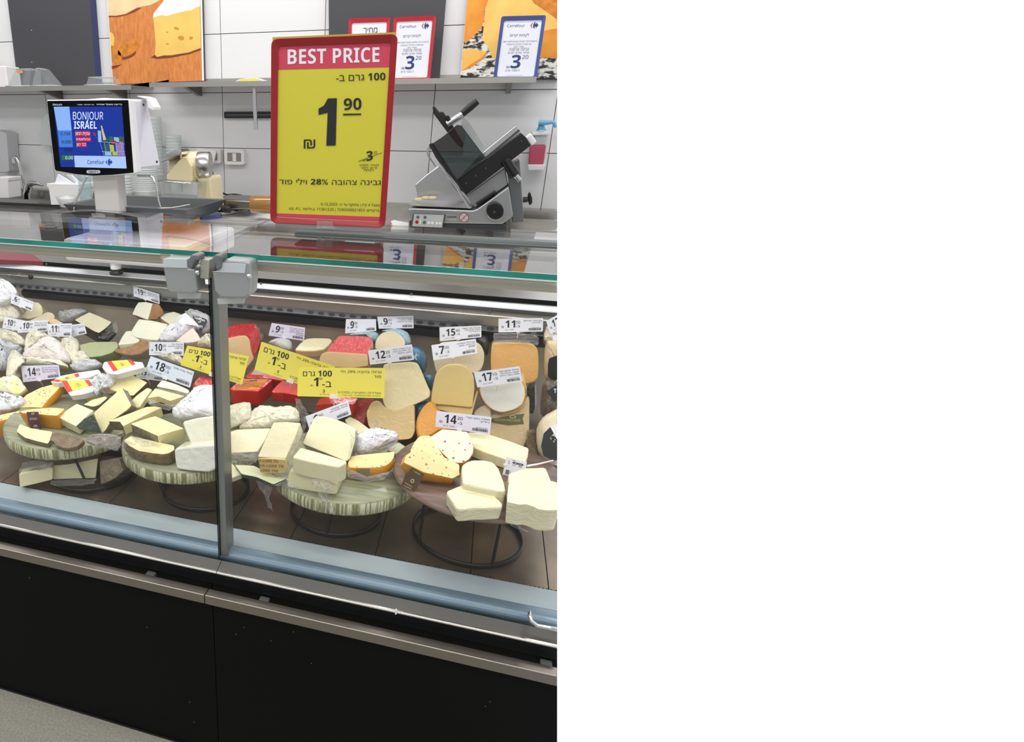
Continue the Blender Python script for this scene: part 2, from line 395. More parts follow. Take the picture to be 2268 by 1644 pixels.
# shelves
def shelf(x0, x1, ztop, Y0, label, brk):
    o = empty('wall_shelf', ((x0+x1)/2, WY-.1, ztop), label, 'shelf', 'stainless wall shelves')
    m = MB(); m.extrude_x([(Y0, ztop-.024), (Y0, ztop), (WY-.006, ztop), (WY-.006, ztop+.03), (WY-.009, ztop+.03), (WY-.009, ztop-.004), (Y0+.003, ztop-.004), (Y0+.003, ztop-.024)], x0, x1)
    m.build('shelf_top', STEEL_B, o)
    for bx in brk:
        m = MB(); m.extrude_x([(Y0+.05, ztop-.005), (WY-.006, ztop-.005), (WY-.006, ztop-.06), (WY-.03, ztop-.06), (Y0+.06, ztop-.022)], bx-.012, bx+.012)
        m.build('bracket', STEEL_D, o)
    return o
shelf(-3.45, onY(290, 190, 3.45).x, 1.789, 3.45, 'stainless wall shelf at the left holding clear plastic boxes', [-2.6, onY(256, 210, 3.6).x])
shelf(onY(330, 182, 3.45).x, onY(1188, 176, 3.45).x, 1.800, 3.45, 'long stainless wall shelf carrying the framed price signs', [onY(425, 205, 3.6).x, onY(1127, 195, 3.6).x])
# hanging chrome bar and knife rack
m = MB(); Yh = 3.5
m.tube([onY(563, 196, Yh), onY(564, 230, Yh), onY(566, 265, Yh), onY(567, 288, Yh)], [.012, .012, .011, .014], seg=10)
tag(m.build('hanging_chrome_bar', CHROME), 'short chrome bar hanging from the shelf in front of the knife rack', 'bar')
m = MB(); m.prism([onY(x, y, 3.69) for x, y in ((496, 247.5), (760, 247), (760, 262), (496, 262))], (0, .03, 0))
o = m.build('knife_rack', BLACK, bevel=.002); tag(o, 'black magnetic knife rack on the tiles beneath the shelf', 'knife rack')
m = MB(); m.prism([onY(x, y, 3.688) for x, y in ((500, 253), (756, 252.5), (756, 256), (500, 256.5))], (0, .003, 0)); m.build('magnet_strip', DGREY, o)
# clear boxes on the left shelf
def clamshell(name, pts_top, pts_bot, Y, d, label, lid=None):
    """a tapering clear box: upper and lower outlines given by their photo x range and y"""
    (xa, xb, yt), (xc, xd, yb) = pts_top, pts_bot
    a, b = onY(xa, yt, Y), onY(xb, yt, Y); c, e = onY(xc, yb, Y), onY(xd, yb, Y)
    zb = 1.7895; o = empty(name, ((c.x+e.x)/2, Y+d/2, zb), label, 'plastic box')
    k = .02
    def ringp(x0, x1, z, ins): return [(x0+ins, Y+ins, z), (x1-ins, Y+ins, z), (x1-ins, Y+d-ins, z), (x0+ins, Y+d-ins, z)]
    m = MB(); R = [ringp(c.x, e.x, zb, 0), ringp(c.x, e.x, zb+.006, 0), ringp(c.x+k*.4, e.x-k*.4, zb+.008, .004), ringp(a.x, b.x, a.z, k*.6)]
    vs = [v for r in R for v in r]; fs = [(i*4+j, i*4+(j+1) % 4, i*4+4+(j+1) % 4, i*4+4+j) for i in range(3) for j in range(4)]+[(12, 13, 14, 15)]
    m.add(vs, fs); m.build('box_shell', PLAST, o, bevel=.004)
    for nm, q, rr_ in (('rim', R[1], .0028), ('lid_edge', R[3], .0022)):
        m = MB(); m.tube([Vector(p) for p in q], rr_, closed=True, seg=6); m.build(nm, FROST, o)
    return o
o = clamshell('plastic_clamshell', (28, 68, 153), (12, 68, 189), 3.5, .12, 'clear clamshell box with a small orange label at the shelf end')
m = MB(); f = px(3.505); poly(m, c1([(195, 840), (265, 840), (275, 872), (205, 880)]), f, 0, .004); m.build('paper_label', mat('orange_label', '#e0a070', .5), o)
clamshell('plastic_clamshell', (72, 88, 151.5), (66, 117, 189), 3.48, .12, 'octagonal clear clamshell box beside the labelled one')
clamshell('plastic_tray', (189, 243, 171), (186, 247, 188), 3.5, .13, 'shallow clear tray alone in front of the wall board edge')
m = MB(); m.box((onY(-30, 150, 3.55).x, 3.55, 1.7895), (onY(12, 150, 3.55).x, 3.68, 1.91)); tag(m.build('white_carton', WHITE, bevel=.006), 'white carton at the far left end of the shelf', 'carton')
# yellow packet on the right shelf
m = MB(); random.seed(3)
pts = [(517, 180.5), (525, 177), (533, 173.5), (541, 173), (549, 172), (556, 171.5), (563, 170.5), (571, 173), (578, 175), (583, 180.5)]
m.prism([onY(x, y+1, 3.5) for x, y in pts], (0, .1, 0)); o = m.build('snack_packet', mat('clear_wrapper', '#d9d7cc', .2, coat=.6, cbump=.6), bevel=.003)
tag(o, 'small crumpled yellow packet lying on the long shelf', 'packet')
m = MB(); poly(m, [(531, 180), (533, 174.5), (541, 174.8), (549, 176), (556, 174.5), (566, 173.5), (573, 177), (578, 181)], px(3.499)); m.build('yellow_print', YEL, o)

# framed signs on the shelf
def shelf_sign(TL, TR, BR, BL, Y, fm, label, kind, logo=True):
    o = empty('price_sign', onY((BL[0]+BR[0])/2, max(BL[1], BR[1]), Y), label, 'sign', 'framed signs on the wall shelf')
    f = quad(TL, TR, BR, BL, Y)
    m = MB(); A = rrect(0, 0, 1, 1, .05, .035); B = rrect(.075, .03, .925, .93, .04, .03)
    frame(m, A, B, f, 0, -.006, .006, .003); m.add([f(a, b, -.006) for a, b in A], [list(range(len(A)))[::-1]], 0); m.build('frame', fm, o)
    m = MB(); poly(m, B, f, 0, .0005); pp = m.build('paper', WHITE_C, o)
    m = MB(); n = MB(); h = .0012
    if kind == 'full':
        T(n, 'Carrefour', (.16, .83, .56, .875), f, .012, h=h)
        lg = [(.68, .85), (.725, .895), (.73, .88), (.705, .85), (.73, .82), (.725, .805)]
        g = MB(); poly(g, lg, f, 0, h); g.build('logo', CRIM if fm is not REDP else INKG, pp)
        poly(n, [(.74, .85), (.75, .88), (.77, .9), (.79, .9), (.775, .875), (.81, .875), (.81, .895), (.86, .85), (.81, .805), (.81, .83), (.775, .83), (.79, .8), (.77, .8), (.75, .82)], f, 0, h)
        T(m, heb('לקוחות יקרים!'), (.25, .68, .68, .725), f, .01, h=h)
        T(m, heb('בהתאם להליך הפחתה מבצעת לשנת תשפ'), (.12, .59, .88, .615), f, 0, h=h)
        T(m, heb('של משרד הכלכלה והתעשייה'), (.2, .545, .76, .57), f, 0, h=h)
        T(m, heb('מחיר ירוק'), (.38, .505, .6, .525), f, 0, h=h)
        T(m, heb('גבינה צהובה'), (.28, .455, .72, .495), f, .015, h=h)
        T(m, heb('מחיר מירבי לגרם'), (.26, .405, .74, .44), f, 0, h=h)
        T(n, '3', (.36, .17, .58, .385), f, .05, h=h); T(n, '20', (.6, .32, .74, .38), f, .01, h=h)
        T(m, '₪', (.27, .17, .34, .205), f, 0, h=h); T(m, heb('ל-100 גרם'), (.26, .115, .58, .15), f, 0, h=h)
        R4(m, (.3, .047, .66, .05), f, 0, h)
        n.build('blue_lettering', NAVY, pp)
    else: T(m, heb('מחיר'), (.36, .77, .7, .85), f, .02, h=h)
    m.build('lettering', INKG if kind == 'full' else INK, pp)
    return o
SREDF = mat('bright_red_frame', '#c61f30', .35, coat=.3)
SBLUF = mat('blue_frame', '#46569a', .4)
shelf_sign((773, 41.5), (864.8, 38.5), (857, 177), (771, 179), 3.52, SREDF, 'red framed sign mostly hidden behind the big yellow price sign', 'part')
shelf_sign((872.5, 38.5), (966, 34.8), (952.5, 175.5), (864, 177), 3.52, REDP if False else SREDF, 'red framed white sign standing right of the big yellow price sign', 'full')
shelf_sign((1110.5, 36.5), (1209.8, 34), (1189, 173.5), (1092.5, 174), 3.5, SBLUF, 'blue framed white sign in front of the cheddar poster', 'full')

# ---------------------------------------------------------------- back counter
o = empty('back_counter', (-1.4, 3.3, 1.06), 'long stainless counter along the tiled wall', 'counter')
m = MB(); zc = 1.1
for a, b, c, d in ((XL, XR, 2.95, 3.22), (XL, XR, 3.6, WY-.005), (-2.5, XR, 3.22, 3.6)): m.box((a, c, zc-.03), (b, d, zc))
m.build('counter_top', STEEL, o)
m = MB(); m.extrude_x([(WY-.03, zc), (WY-.03, zc+.075), (WY-.005, zc+.083), (WY-.005, zc)], XL, XR); m.build('backsplash', STEEL, o)
m = MB(); m.box((XL, 2.97, .1), (XR, 2.99, zc-.03)); m.build('front_panel', STEEL_D, o)
m = MB(); a, b, c, d = -3.4, -2.5, 3.22, 3.6
m.add([(a,c,zc),(b,c,zc),(b,d,zc),(a,d,zc),(a+.02,c+.02,zc-.16),(b-.02,c+.02,zc-.16),(b-.02,d-.02,zc-.16),(a+.02,d-.02,zc-.16)], [(0,1,5,4),(1,2,6,5),(2,3,7,6),(3,0,4,7),(4,5,6,7)])
m.build('sink_basin', mat('sink_steel', '#55534f', .3, 1), o)
# raised steel trough at the right end
m = MB(); a, b = onY(1132, 500, 3.3), onY(1240, 500, 3.3)
m.extrude_x([(3.25, zc+.0005), (3.25, zc+.035), (3.27, zc+.035), (3.27, zc+.012), (3.55, zc+.012), (3.55, zc+.045), (3.57, zc+.045), (3.57, zc+.0005)], a.x, XR)
tag(m.build('steel_trough', STEEL), 'shallow stainless trough right of the slicer', 'trough')
def on(x, y, Y): return onY(x, y, Y)
# faucet
Yf = 3.62; o = empty('faucet', on(60, 440, Yf), 'chrome swan neck faucet above the sink', 'faucet')
cF = cv(0, 200, 5.4)
m = MB(); m.tube([on(x, y, Yf) for x, y in cF([(290, 1180), (275, 1090), (258, 1000), (238, 910), (222, 855), (205, 815), (185, 800), (170, 805)])] + [on(x, y, Yf) for x, y in cF([(165, 830), (172, 870)])], [.012]*7+[.012, .016, .017], seg=10); m.build('spout', CHROME, o)
m = MB(); m.tube([on(x, y, Yf) for x, y in cF([(325, 1300), (320, 1240), (335, 1180), (350, 1130)])], [.022, .023, .026, .022], seg=12); m.tube([on(x, y, Yf) for x, y in cF([(290, 1175), (320, 1240)])], .018, seg=10); m.build('body', CHROME, o)
m = MB(); m.tube([on(x, y, Yf-.01) for x, y in cF([(345, 1130), (390, 1110), (450, 1115), (510, 1140)])], [.02, .016, .011, .006], seg=10); m.build('lever', CHROME, o)
# wall dispenser, white tub at left
m = MB(); m.prism([on(x, y, 3.6) for x, y in cF([(-60, 470), (55, 505), (75, 520), (108, 960), (95, 985), (-60, 990)])], (0, .11, 0)); tag(m.build('towel_dispenser', mat('grey_white_plastic', '#c9c8cc', .35), bevel=.006), 'grey white towel dispenser on the tiles left of the faucet', 'dispenser')
m = MB(); m.prism([on(x, y, 3.4) for x, y in cF([(-80, 1040), (100, 1045), (98, 1085), (92, 1090), (102, 1290), (-80, 1290)])], (0, .12, 0)); tag(m.build('plastic_tub', WHITE, bevel=.003), 'white tub at the left edge in front of the sink', 'tub')
m = MB(); m.prism([on(x, y, 3.64) for x, y in cF([(470, 640), (468, 520), (490, 370), (520, 300), (560, 270), (700, 270), (700, 640), (660, 668), (490, 668)])], (0, .07, 0)); tag(m.build('cup_dispenser', FROST, bevel=.008), 'translucent wall dispenser half hidden behind the scale display', 'dispenser')
# tub with papers, cup, bottle
o = empty('storage_tub', on(140, 455, 3.3), 'white tub full of papers behind the scale', 'tub')
m = MB(); m.prism([on(x, y, 3.3) for x, y in cF([(558, 1115), (960, 1125), (960, 1180), (940, 1185), (915, 1370), (610, 1370), (580, 1165), (560, 1155)])], (0, .16, 0)); m.build('tub_body', WHITE, o, bevel=.003)
for k, pts in enumerate(([(655, 1115), (690, 1005), (790, 1060), (870, 1115)], [(700, 1060), (790, 1010), (900, 1115), (750, 1115)], [(800, 1010), (850, 1015), (960, 1115), (880, 1115)])):
    m = MB(); m.prism([on(x, y, 3.34+.03*k) for x, y in cF(pts)], (0, .012, 0)); m.build('folded_paper', WHITE_C if k != 1 else mat('grey_paper', '#b9b9bb', .5), o)
o = empty('plastic_cup', on(150, 458, 3.15), 'small clear cup of white cheese in front of the tub', 'cup')
m = MB(); b = on(150, 458, 3.15); m.lathe([(.001, 0), (.04, 0), (.045, .01), (.058, .055), (.062, .057)], (b.x, b.y, b.z)); m.build('cup_shell', PLAST, o)
m = MB(); m.lathe([(.001, .003), (.036, .003), (.044, .03), (.05, .048), (.03, .056), (.001, .058)], (b.x, b.y, b.z), seg=20); m.build('cup_filling', WHITE, o)
o = empty('water_bottle', on(192, 447, 3.2), 'ribbed clear water bottle behind the scale post', 'bottle')
b = on(192, 449, 3.2); m = MB(); pr = [(.001, 0), (.034, 0)]
for k in range(7): pr += [(.037, .012+.016*k), (.033, .020+.016*k)]
pr += [(.036, .13), (.034, .145), (.016, .17), (.015, .19)]
m.lathe(pr, (b.x, b.y, b.z), seg=20); m.build('bottle_body', clear('pale_bottle', (.78, .88, .9, 1), 1.4, .2, (.7, .82, .85, 1)), o)
m = MB(); m.lathe([(.001, .19), (.017, .19), (.017, .205), (.001, .205)], (b.x, b.y, b.z), seg=16); m.build('bottle_cap', WHITE, o)
# stacks of clear containers
def cstack(x, yb, yt, wpx, Y, n, label):
    b = on(x, yb, Y); t = on(x, yt, Y); r = abs(on(x+wpx/2, yb, Y).x-b.x); z0 = max(zc, min(b.z, 1.3)); H = t.z-z0
    o = empty('container_stack', (b.x, Y, z0), label, 'container stack', 'clear container stacks')
    m = MB(); pr = [(.001, 0), (r*.85, 0)]
    for k in range(n):
        z = H*(.25+.75*k/n); pr += [(r*.93, z), (r, z+.002), (r, z+H*.4/n), (r*.93, z+H*.5/n)]
    pr += [(r*.95, H)]
    m.lathe(pr, (b.x, Y, z0), seg=24); m.build('nested_container', FROST, o)
cstack(275, 440, 388, 36, 3.5, 6, 'short stack of clear tubs right of the scale post')
cstack(325, 440, 372, 52, 3.40, 11, 'tall stack of clear tubs behind the grater hopper')
cstack(350, 430, 258, 30, 3.63, 16, 'tallest stack of clear containers right behind the scale head')
cstack(390, 425, 300, 32, 3.62, 14, 'stack of clear containers behind the cream grater')
# grater
CREAM = mat('cream_enamel', '#e4d6ad', .3, coat=.3)
cG = cv(300, 260, 6.85); YG = 3.1
o = empty('cheese_grater', on(435, 480, YG), 'cream electric cheese grater with chrome hopper lid', 'grater')
m = MB(); m.prism([on(x, y, YG+.08) for x, y in cG([(925, 900), (1120, 900), (1135, 950), (1180, 1445), (880, 1445), (930, 1300)])], (0, .16, 0)); m.build('base_column', CREAM, o, bevel=.008)
m = MB(); m.prism([on(x, y, YG+.02) for x, y in cG([(470, 880), (700, 600), (780, 600), (850, 740), (850, 975), (760, 975), (470, 950)])], (0, .14, 0)); m.build('housing', CREAM, o, bevel=.006)
def drum(name, cx, cy, rpx, wpx, Y, mt, seg=28, dome=0):
    a = on(cx, cy, Y); r = abs(on(cx, cy-rpx, Y).z-a.z); w = abs(on(cx+wpx, cy, Y).x-a.x)
    Mx = Matrix.Translation(a) @ Matrix.Rotation(math.radians(12), 4, 'Z') @ Matrix.Rotation(math.radians(90), 4, 'Y')
    m = MB(); pr = [(r*.9, 0), (r, r*.05), (r, w-.004), (r*.93, w)]
    if dome: pr = [(r*math.sin(q), -r*dome*math.cos(q)) for q in [math.pi/2*k/6 for k in range(7)]]+[(r*.95, w)]
    m.lathe(pr, seg=seg, mat=Mx); return m.build(name, mt, o)
drum('motor_drum', 438, 366, 30, 27, YG+.10, STEEL)
drum('drum_flange', 408, 368, 33, 33, YG+.10, CREAM)
drum('feed_mouth', 300+620/6.85, 260+760/6.85, 24, 22, YG+.1, CREAM, dome=.75)
m = MB(); m.prism([on(x, y, YG-.01) for x, y in cG([(375, 690), (420, 600), (500, 540), (600, 490), (665, 480), (700, 520), (690, 570), (610, 590), (520, 640)])], (0, .1, 0)); m.build('hopper_lid', CHROME, o, bevel=.003)
m = MB(); m.prism([on(x, y, YG+.02) for x, y in cG([(495, 490), (497, 390), (540, 380), (615, 390), (620, 480)])], (0, .03, 0)); m.build('clear_knob', PLAST, o, bevel=.004)
m = MB(); m.tube([on(x, y, q) for x, y, q in ((350, 400.5, YG-.03), (410, 406, YG-.07), (444, 404, YG+.05), (430, 398, YG+.1), (370, 396, YG+.1))], .004, closed=True, seg=6); m.build('bin_rail', CHROME, o)
m = MB(); a = [on(x, y, YG-.04) for x, y in ((352, 402), (438, 405), (433, 450), (360, 450))]; m.prism(a, (0, .12, 0)); m.build('catch_bin', PLAST, o, bevel=.004)
# sockets
def socket(x0, y0, x1, y1, label, open_):
    Y = 3.68; f = quad((x0, y0), (x1, y0+2), (x1+1, y1+1), (x0+1, y1), Y)
    o = empty('wall_socket', f(.5, 0, -.02), label, 'socket', 'white wall sockets')
    m = MB(); A = rrect(0, 0, 1, 1, .12, .12); B = rrect(.15, .2, .85, .75, .03, .03); frame(m, A, B, f, 0, -.036, .008, .006); m.build('cover_plate', WHITE, o)
    m = MB(); poly(m, B, f, 0, .001); m.build('socket_face', mat('socket_grey', '#8d8b86', .5), o)
    m = MB(); m.prism([f(a, b, .007) for a, b in ((.42, .22), (.6, .22), (.6, .72), (.42, .72))], (0, .005, 0)); m.build('switch', WHITE, o)
    if open_:
        m = MB(); m.prism([f(a, b, .05) for a, b in ((-.02, .05), (.8, -.05), (.95, .9), (.1, 1.02))], (0, .012, 0)); m.build('flap', WHITE, o, bevel=.003)
socket(497, 329, 541, 364, 'white wall socket alone right of the plugged one', False)
socket(438, 328, 489, 361, 'white wall socket with open flap and black lead plugged in', True)
# lead
m = MB(); Yc = 3.6; m.tube([on(x, y, Yc) for x, y in cG([(1165, 690), (1160, 800), (1185, 930), (1240, 1060), (1310, 1145), (1390, 1178), (1500, 1170), (1600, 1185), (1690, 1240), (1735, 1310), (1700, 1370), (1640, 1395), (1500, 1400), (1380, 1410)])], .006, seg=8)
tag(m.build('power_lead', BLACK), 'black power lead drooping from the open socket', 'lead')
# tray behind the lead, roll, paper, knife
o = MB().prism([on(x, y, 3.35) for x, y in cG([(1165, 1260), (1200, 1235), (1740, 1265), (1760, 1300), (1740, 1400), (1250, 1400), (1170, 1310)])], (0, .25, 0)).build('steel_pan', STEEL_D, bevel=.01); tag(o, 'stainless pan beside the grater under the lead', 'pan')
m = MB(); m.tube([on(1180/6.85+300, 260+1370/6.85, 3.3), on(1440/6.85+300, 260+1400/6.85, 3.3)], .02, seg=8); tag(m.build('black_pouch', BLACK), 'small black pouch in front of the steel pan', 'pouch')
m = MB(); a, b = on(558, 452, 3.3), on(640, 450, 3.3); r = abs(on(558, 430, 3.3).z-on(558, 470, 3.3).z)/2
m.tube([a, (a.x+.004, a.y, a.z), (b.x, a.y, a.z)], [r*.93, r, r], seg=28); tag(m.build('parcel_tape_roll', mat('brown_wrap', '#9b7038', .12, coat=.6)), 'glossy brown film roll half hidden by the big price sign', 'roll')
m = MB(); m.prism([onZ(x, y, zc+.012) for x, y in ((440, 484), (500, 470), (600, 469), (610, 493))], (0, 0, -.0115)); tag(m.build('wrapping_paper', WHITE), 'stack of white wrapping paper on the counter under the knife', 'paper')
o = empty('kitchen_knife', onZ(480, 480, zc+.0125), 'knife with a blue and orange handle lying on white paper', 'knife'); cK = cG
def kb(name, pts, mt, th):
    m = MB(); m.prism([onZ(x, y, zc+.013+th) for x, y in cK(pts)], (0, 0, -th)); m.build(name, mt, o, bevel=.002)
kb('handle', [(975, 1500), (1000, 1465), (1280, 1440), (1310, 1460), (1300, 1485), (1010, 1510)], mat('blue_handle', '#2b4bb0', .3), .016)
kb('collar', [(875, 1505), (900, 1470), (975, 1470), (975, 1530), (890, 1530)], mat('orange_collar', '#f0a01c', .4), .015)
kb('end_cap', [(815, 1515), (880, 1495), (885, 1530), (820, 1530)], BLACK, .012)
kb('blade', [(1310, 1462), (1560, 1405), (1700, 1425), (1500, 1455), (1310, 1485)], STEEL, .002)
m = MB(); m.prism([onZ(x, y, zc+.02) for x, y in ((866, 489), (872, 487), (906, 493), (906, 506), (866, 506))], (0, 0, -.0195)); o = m.build('folded_napkin', WHITE, bevel=.004); tag(o, 'white folded paper with red stripes at the slicer foot', 'paper')
m = MB()
for k in range(3): m.add([onZ(x, y, zc+.021) for x, y in ((862, 491+4*k), (869, 494+4*k), (868, 495.5+4*k), (861, 492.5+4*k))], [(0, 1, 2, 3)])
m.build('stripe_print', CRIM, o)

# soap dispenser
cS = cv(860, 200, 4.982); o = empty('soap_dispenser', on(1186, 378, 3.66), 'wall soap dispenser with pink soap and a blue pump', 'dispenser')
m = MB(); m.prism([on(x, y, 3.6) for x, y in cS([(1535, 820), (1730, 820), (1715, 880), (1545, 885)])], (0, .1, 0)); m.prism([on(x, y, 3.6) for x, y in cS([(1585, 460), (1780, 450), (1780, 490), (1585, 500)])], (0, .1, 0)); m.prism([on(x, y, 3.69) for x, y in cS([(1590, 480), (1780, 470), (1730, 840), (1540, 840)])], (0, .02, 0)); m.build('holder', WHITE, o, bevel=.004)
def bott(name, pts, mt, y0, d):
    m = MB(); m.prism([on(x, y, y0) for x, y in cS(pts)], (0, d, 0)); m.build(name, mt, o, bevel=.006)
bott('soap_bottle', [(1560, 610), (1745, 605), (1715, 820), (1545, 820)], mat('pink_soap', '#b5455f', .25, coat=.4), 3.615, .06)
bott('bottle_neck', [(1575, 605), (1590, 520), (1640, 500), (1720, 500), (1745, 540), (1745, 603)], FROST, 3.62, .055)
m = MB(); cy = mat('sky_blue_plastic', '#6fb3d8', .35); m.tube([on(x, y, 3.62) for x, y in cS([(1685, 445), (1687, 420), (1690, 372)])], [.026, .018, .012], seg=10); m.tube([on(x, y, 3.6) for x, y in cS([(1660, 355), (1720, 358), (1810, 352), (1830, 360), (1850, 410)])], [.012, .013, .009, .009, .007], seg=8); m.build('pump', cy, o)
# ---------------------------------------------------------------- slicer
YS = 3.2; o = empty('meat_slicer', on(1030, 508, YS+.1), 'silver and black deli slicer on the back counter', 'slicer')
ALS = mat('cast_aluminium', '#a9abad', .35, .7, bump=.03, bscale=200)
ALS2 = mat('silver_profile', '#c9cbcd', .25, .9)
SMOKE = clear('smoked_plastic', (.30, .34, .34, 1), 1.5, .12, (.16, .18, .18, 1))
def sl(name, pts, mt, y0, d, bev=.004, par=None):
    m = MB(); m.prism([on(x, y, y0) for x, y in cS(pts)], (0, d, 0)); return m.build(name, mt, par or o, bevel=bev)
base = sl('base', [(215, 1310), (260, 1300), (935, 1325), (980, 1310), (1330, 1060), (1375, 1370), (1370, 1400), (1260, 1480), (600, 1470), (240, 1440)], ALS, YS, .3, .006)
sl('foot_plate', [(230, 1440), (260, 1450), (1300, 1480), (1310, 1560), (235, 1520)], mat('slicer_foot', '#34363a', .4), YS+.01, .28, .004)
sl('receiving_deck', [(295, 1040), (430, 925), (560, 830), (900, 1290), (860, 1310), (300, 1290), (320, 1160)], ALS2, YS+.2, .02)
m = MB(); m.extrude_x([(YS, on(1000, 460, YS).z), (YS+.3, on(1000, 460, YS).z), (YS+.3, on(1000, 460, YS).z+.012), (YS, on(1000, 460, YS).z+.004)], on(905, 460, YS).x, on(1045, 460, YS).x); m.build('deck_tray', ALS2, o)
cp = sl('control_panel', [(270, 1360), (630, 1370), (600, 1530), (245, 1510)], DGREY, YS-.02, .02)
sl('panel_face', [(285, 1368), (615, 1378), (592, 1515), (265, 1500)], mat('panel_silver', '#b9bcbc', .4), YS-.0215, .002, 0, cp)
for nm, x, y, r, mt in (('red_button', 315, 1455, 18, REDP), ('green_button', 398, 1460, 18, mat('green_plastic', '#3c7a3c', .4)), ('round_button', 448, 1465, 14, WHITE), ('round_button', 485, 1467, 14, WHITE), ('round_button', 535, 1470, 14, WHITE), ('round_button', 572, 1470, 14, WHITE), ('lamp', 325, 1400, 16, INKG), ('lamp', 405, 1402, 16, INKG)):
    sl(nm, ell(x, y, r, r, n=14), mt, YS-.025, .004, 0, cp)
sl('white_bar', [(348, 1440), (362, 1440), (358, 1478), (345, 1478)], WHITE, YS-.025, .004, 0, cp)
sl('type_plate', [(645, 1378), (755, 1380), (750, 1440), (640, 1435)], mat('plate_grey', '#9a9c9c', .4), YS-.002, .003, 0)
m = MB(); f = px(YS-.003); T(m, 'CLEAN BLADE', tuple(cS([(650, 1408)])[0])+tuple(cS([(752, 1388)])[0]), f, .03); m.build('plate_lettering', INK, o)
m = MB(); A = cS(ell(835, 1405, 52, 52)); B = cS(ell(835, 1405, 47, 47)); poly(m, B, f, 1, .0005); frame(m, A, B, f, 0, 0, .001)
for s in (1, -1): poly(m, cS([(835-36, 1405-36*s-3), (835-33, 1405-36*s+3), (835+36, 1405+36*s+3), (835+33, 1405+36*s-3)]), f, 0, .0015)
m.build('warning_sticker', [mat('maroon_ink', '#6a2a35', .5), mat('pale_pink', '#cdb3b6', .5)], o)
dial = sl('dial', ell(1178, 1332, 96, 98, n=28), BLACK, YS-.04, .045, .006)
sl('dial_ring', ell(1182, 1332, 102, 104, n=28), CHROME, YS-.012, .013, .002); sl('dial_centre', ell(1170, 1345, 12, 12), CHROME, YS-.042, .004, 0, dial)
sl('carriage_side', [(745, 1000), (1465, 470), (1520, 520), (1575, 610), (870, 1150), (800, 1110)], BLACK, YS+.0, .03, .003)
for x, y in ((858, 1028), (965, 945), (1075, 862), (1470, 562)): sl('side_screw', ell(x, y, 9, 9, n=10), DGREY, YS-.004, .005, 0)
sl('carriage_rail', [(740, 1000), (1025, 700), (1410, 385), (1470, 465), (1075, 760)], ALS2, YS+.03, .2, .003)
sl('rail_groove', [(1060, 745), (1440, 430), (1455, 448), (1075, 760)], DGREY, YS+.025, .01, 0)
sl('end_roller', [(1510, 525), (1570, 470), (1640, 570), (1580, 615)], WHITE, YS+.02, .08, .006)
sl('product_fence', [(815, 290), (870, 310), (1075, 620), (1010, 690), (800, 400)], mat('grey_clear', '#b9bcbd', .15, alpha=.75), YS+.16, .02, .003)
sl('blade_guard', [(480, 590), (600, 510), (760, 380), (810, 390), (830, 420), (1075, 745), (750, 1000)], SMOKE, YS-.02, .006, .002)
sl('guard_rim', [(445, 600), (485, 580), (760, 990), (880, 1180), (840, 1140), (520, 740), (500, 700)], mat('dark_rubber', '#1c1e1f', .4), YS-.012, .03, .002)
sl('blade_cover', [(520, 740), (545, 745), (910, 1300), (890, 1310)], ALS2, YS-.002, .05, .002)
sl('pusher_arm', [(485, 180), (510, 175), (560, 240), (600, 235), (680, 340), (830, 590), (815, 640), (760, 600), (640, 450), (500, 260)], mat('black_arm', '#17191a', .4), YS+.06, .03, .004)
m = MB(); m.tube([on(x, y, YS+.05) for x, y in cS([(650, 375), (820, 265)])], .016, seg=12); m.build('handle_sleeve', ALS2, o)
m = MB(); m.tube([on(x, y, YS+.05) for x, y in cS([(815, 262), (900, 190), (985, 120)])], [.015, .017, .015], seg=12); m.build('handle_grip', BLACK, o)
sl('arm_knob', ell(652, 305, 26, 28, n=14), BLACK, YS+.03, .03, .003)
sl('side_plate', [(1300, 840), (1450, 770), (1495, 1450), (1370, 1460), (1330, 1030)], mat('plate_dark_grey', '#6d6f72', .4, .4), YS+.05, .2, .004)
sl('inner_wedge', [(860, 1160), (1290, 850), (1320, 1040), (950, 1300)], ALS, YS+.06, .15, .004)
sl('black_slot', [(965, 1250), (1180, 1110), (1185, 1140), (990, 1280)], BLACK, YS+.0, .07, .002)
m = MB(); m.tube([on(x, y, YS-.01) for x, y in cS([(1290, 765), (1400, 940)])], [.022, .024], seg=12); m.build('lever_grip', BLACK, o)
m = MB(); m.tube([on(x, y, YS) for x, y in cS([(1405, 945), (1450, 1000)])], .012, seg=10); m.build('lever_tip', CHROME, o)
m = MB(); m.tube([on(x, y, YS+.1) for x, y in cS([(1485, 1210), (1540, 1205)])], .013, seg=10)
m.prism([on(x, y, YS+.1) for x, y in cS([(1540, 1170), (1555, 1130), (1570, 1135), (1588, 1190), (1590, 1240), (1570, 1270), (1555, 1265), (1545, 1230)])], (0, .05, 0)); m.build('star_knob', BLACK, o, bevel=.004)
m = MB(); m.tube([on(x, y, YS+.02) for x, y in cS([(455, 620), (430, 660), (440, 720), (520, 840)])], .004, seg=6); m.build('wire_guide', CHROME, o)
m = MB()
for q in ((300, 1260), (380, 1245), (460, 1245)): m.prism([p+Vector((0, .1, .014)) for p in [on(x, y, YS) for x, y in cS(ell(*q, 45, 12, n=9))]], (0, .03, 0))
tag(m.build('cheese_crumbs', mat('crumb', '#e8d9a0', .6)), 'yellow cheese scraps left on the slicer tray', 'crumbs', kind='stuff')

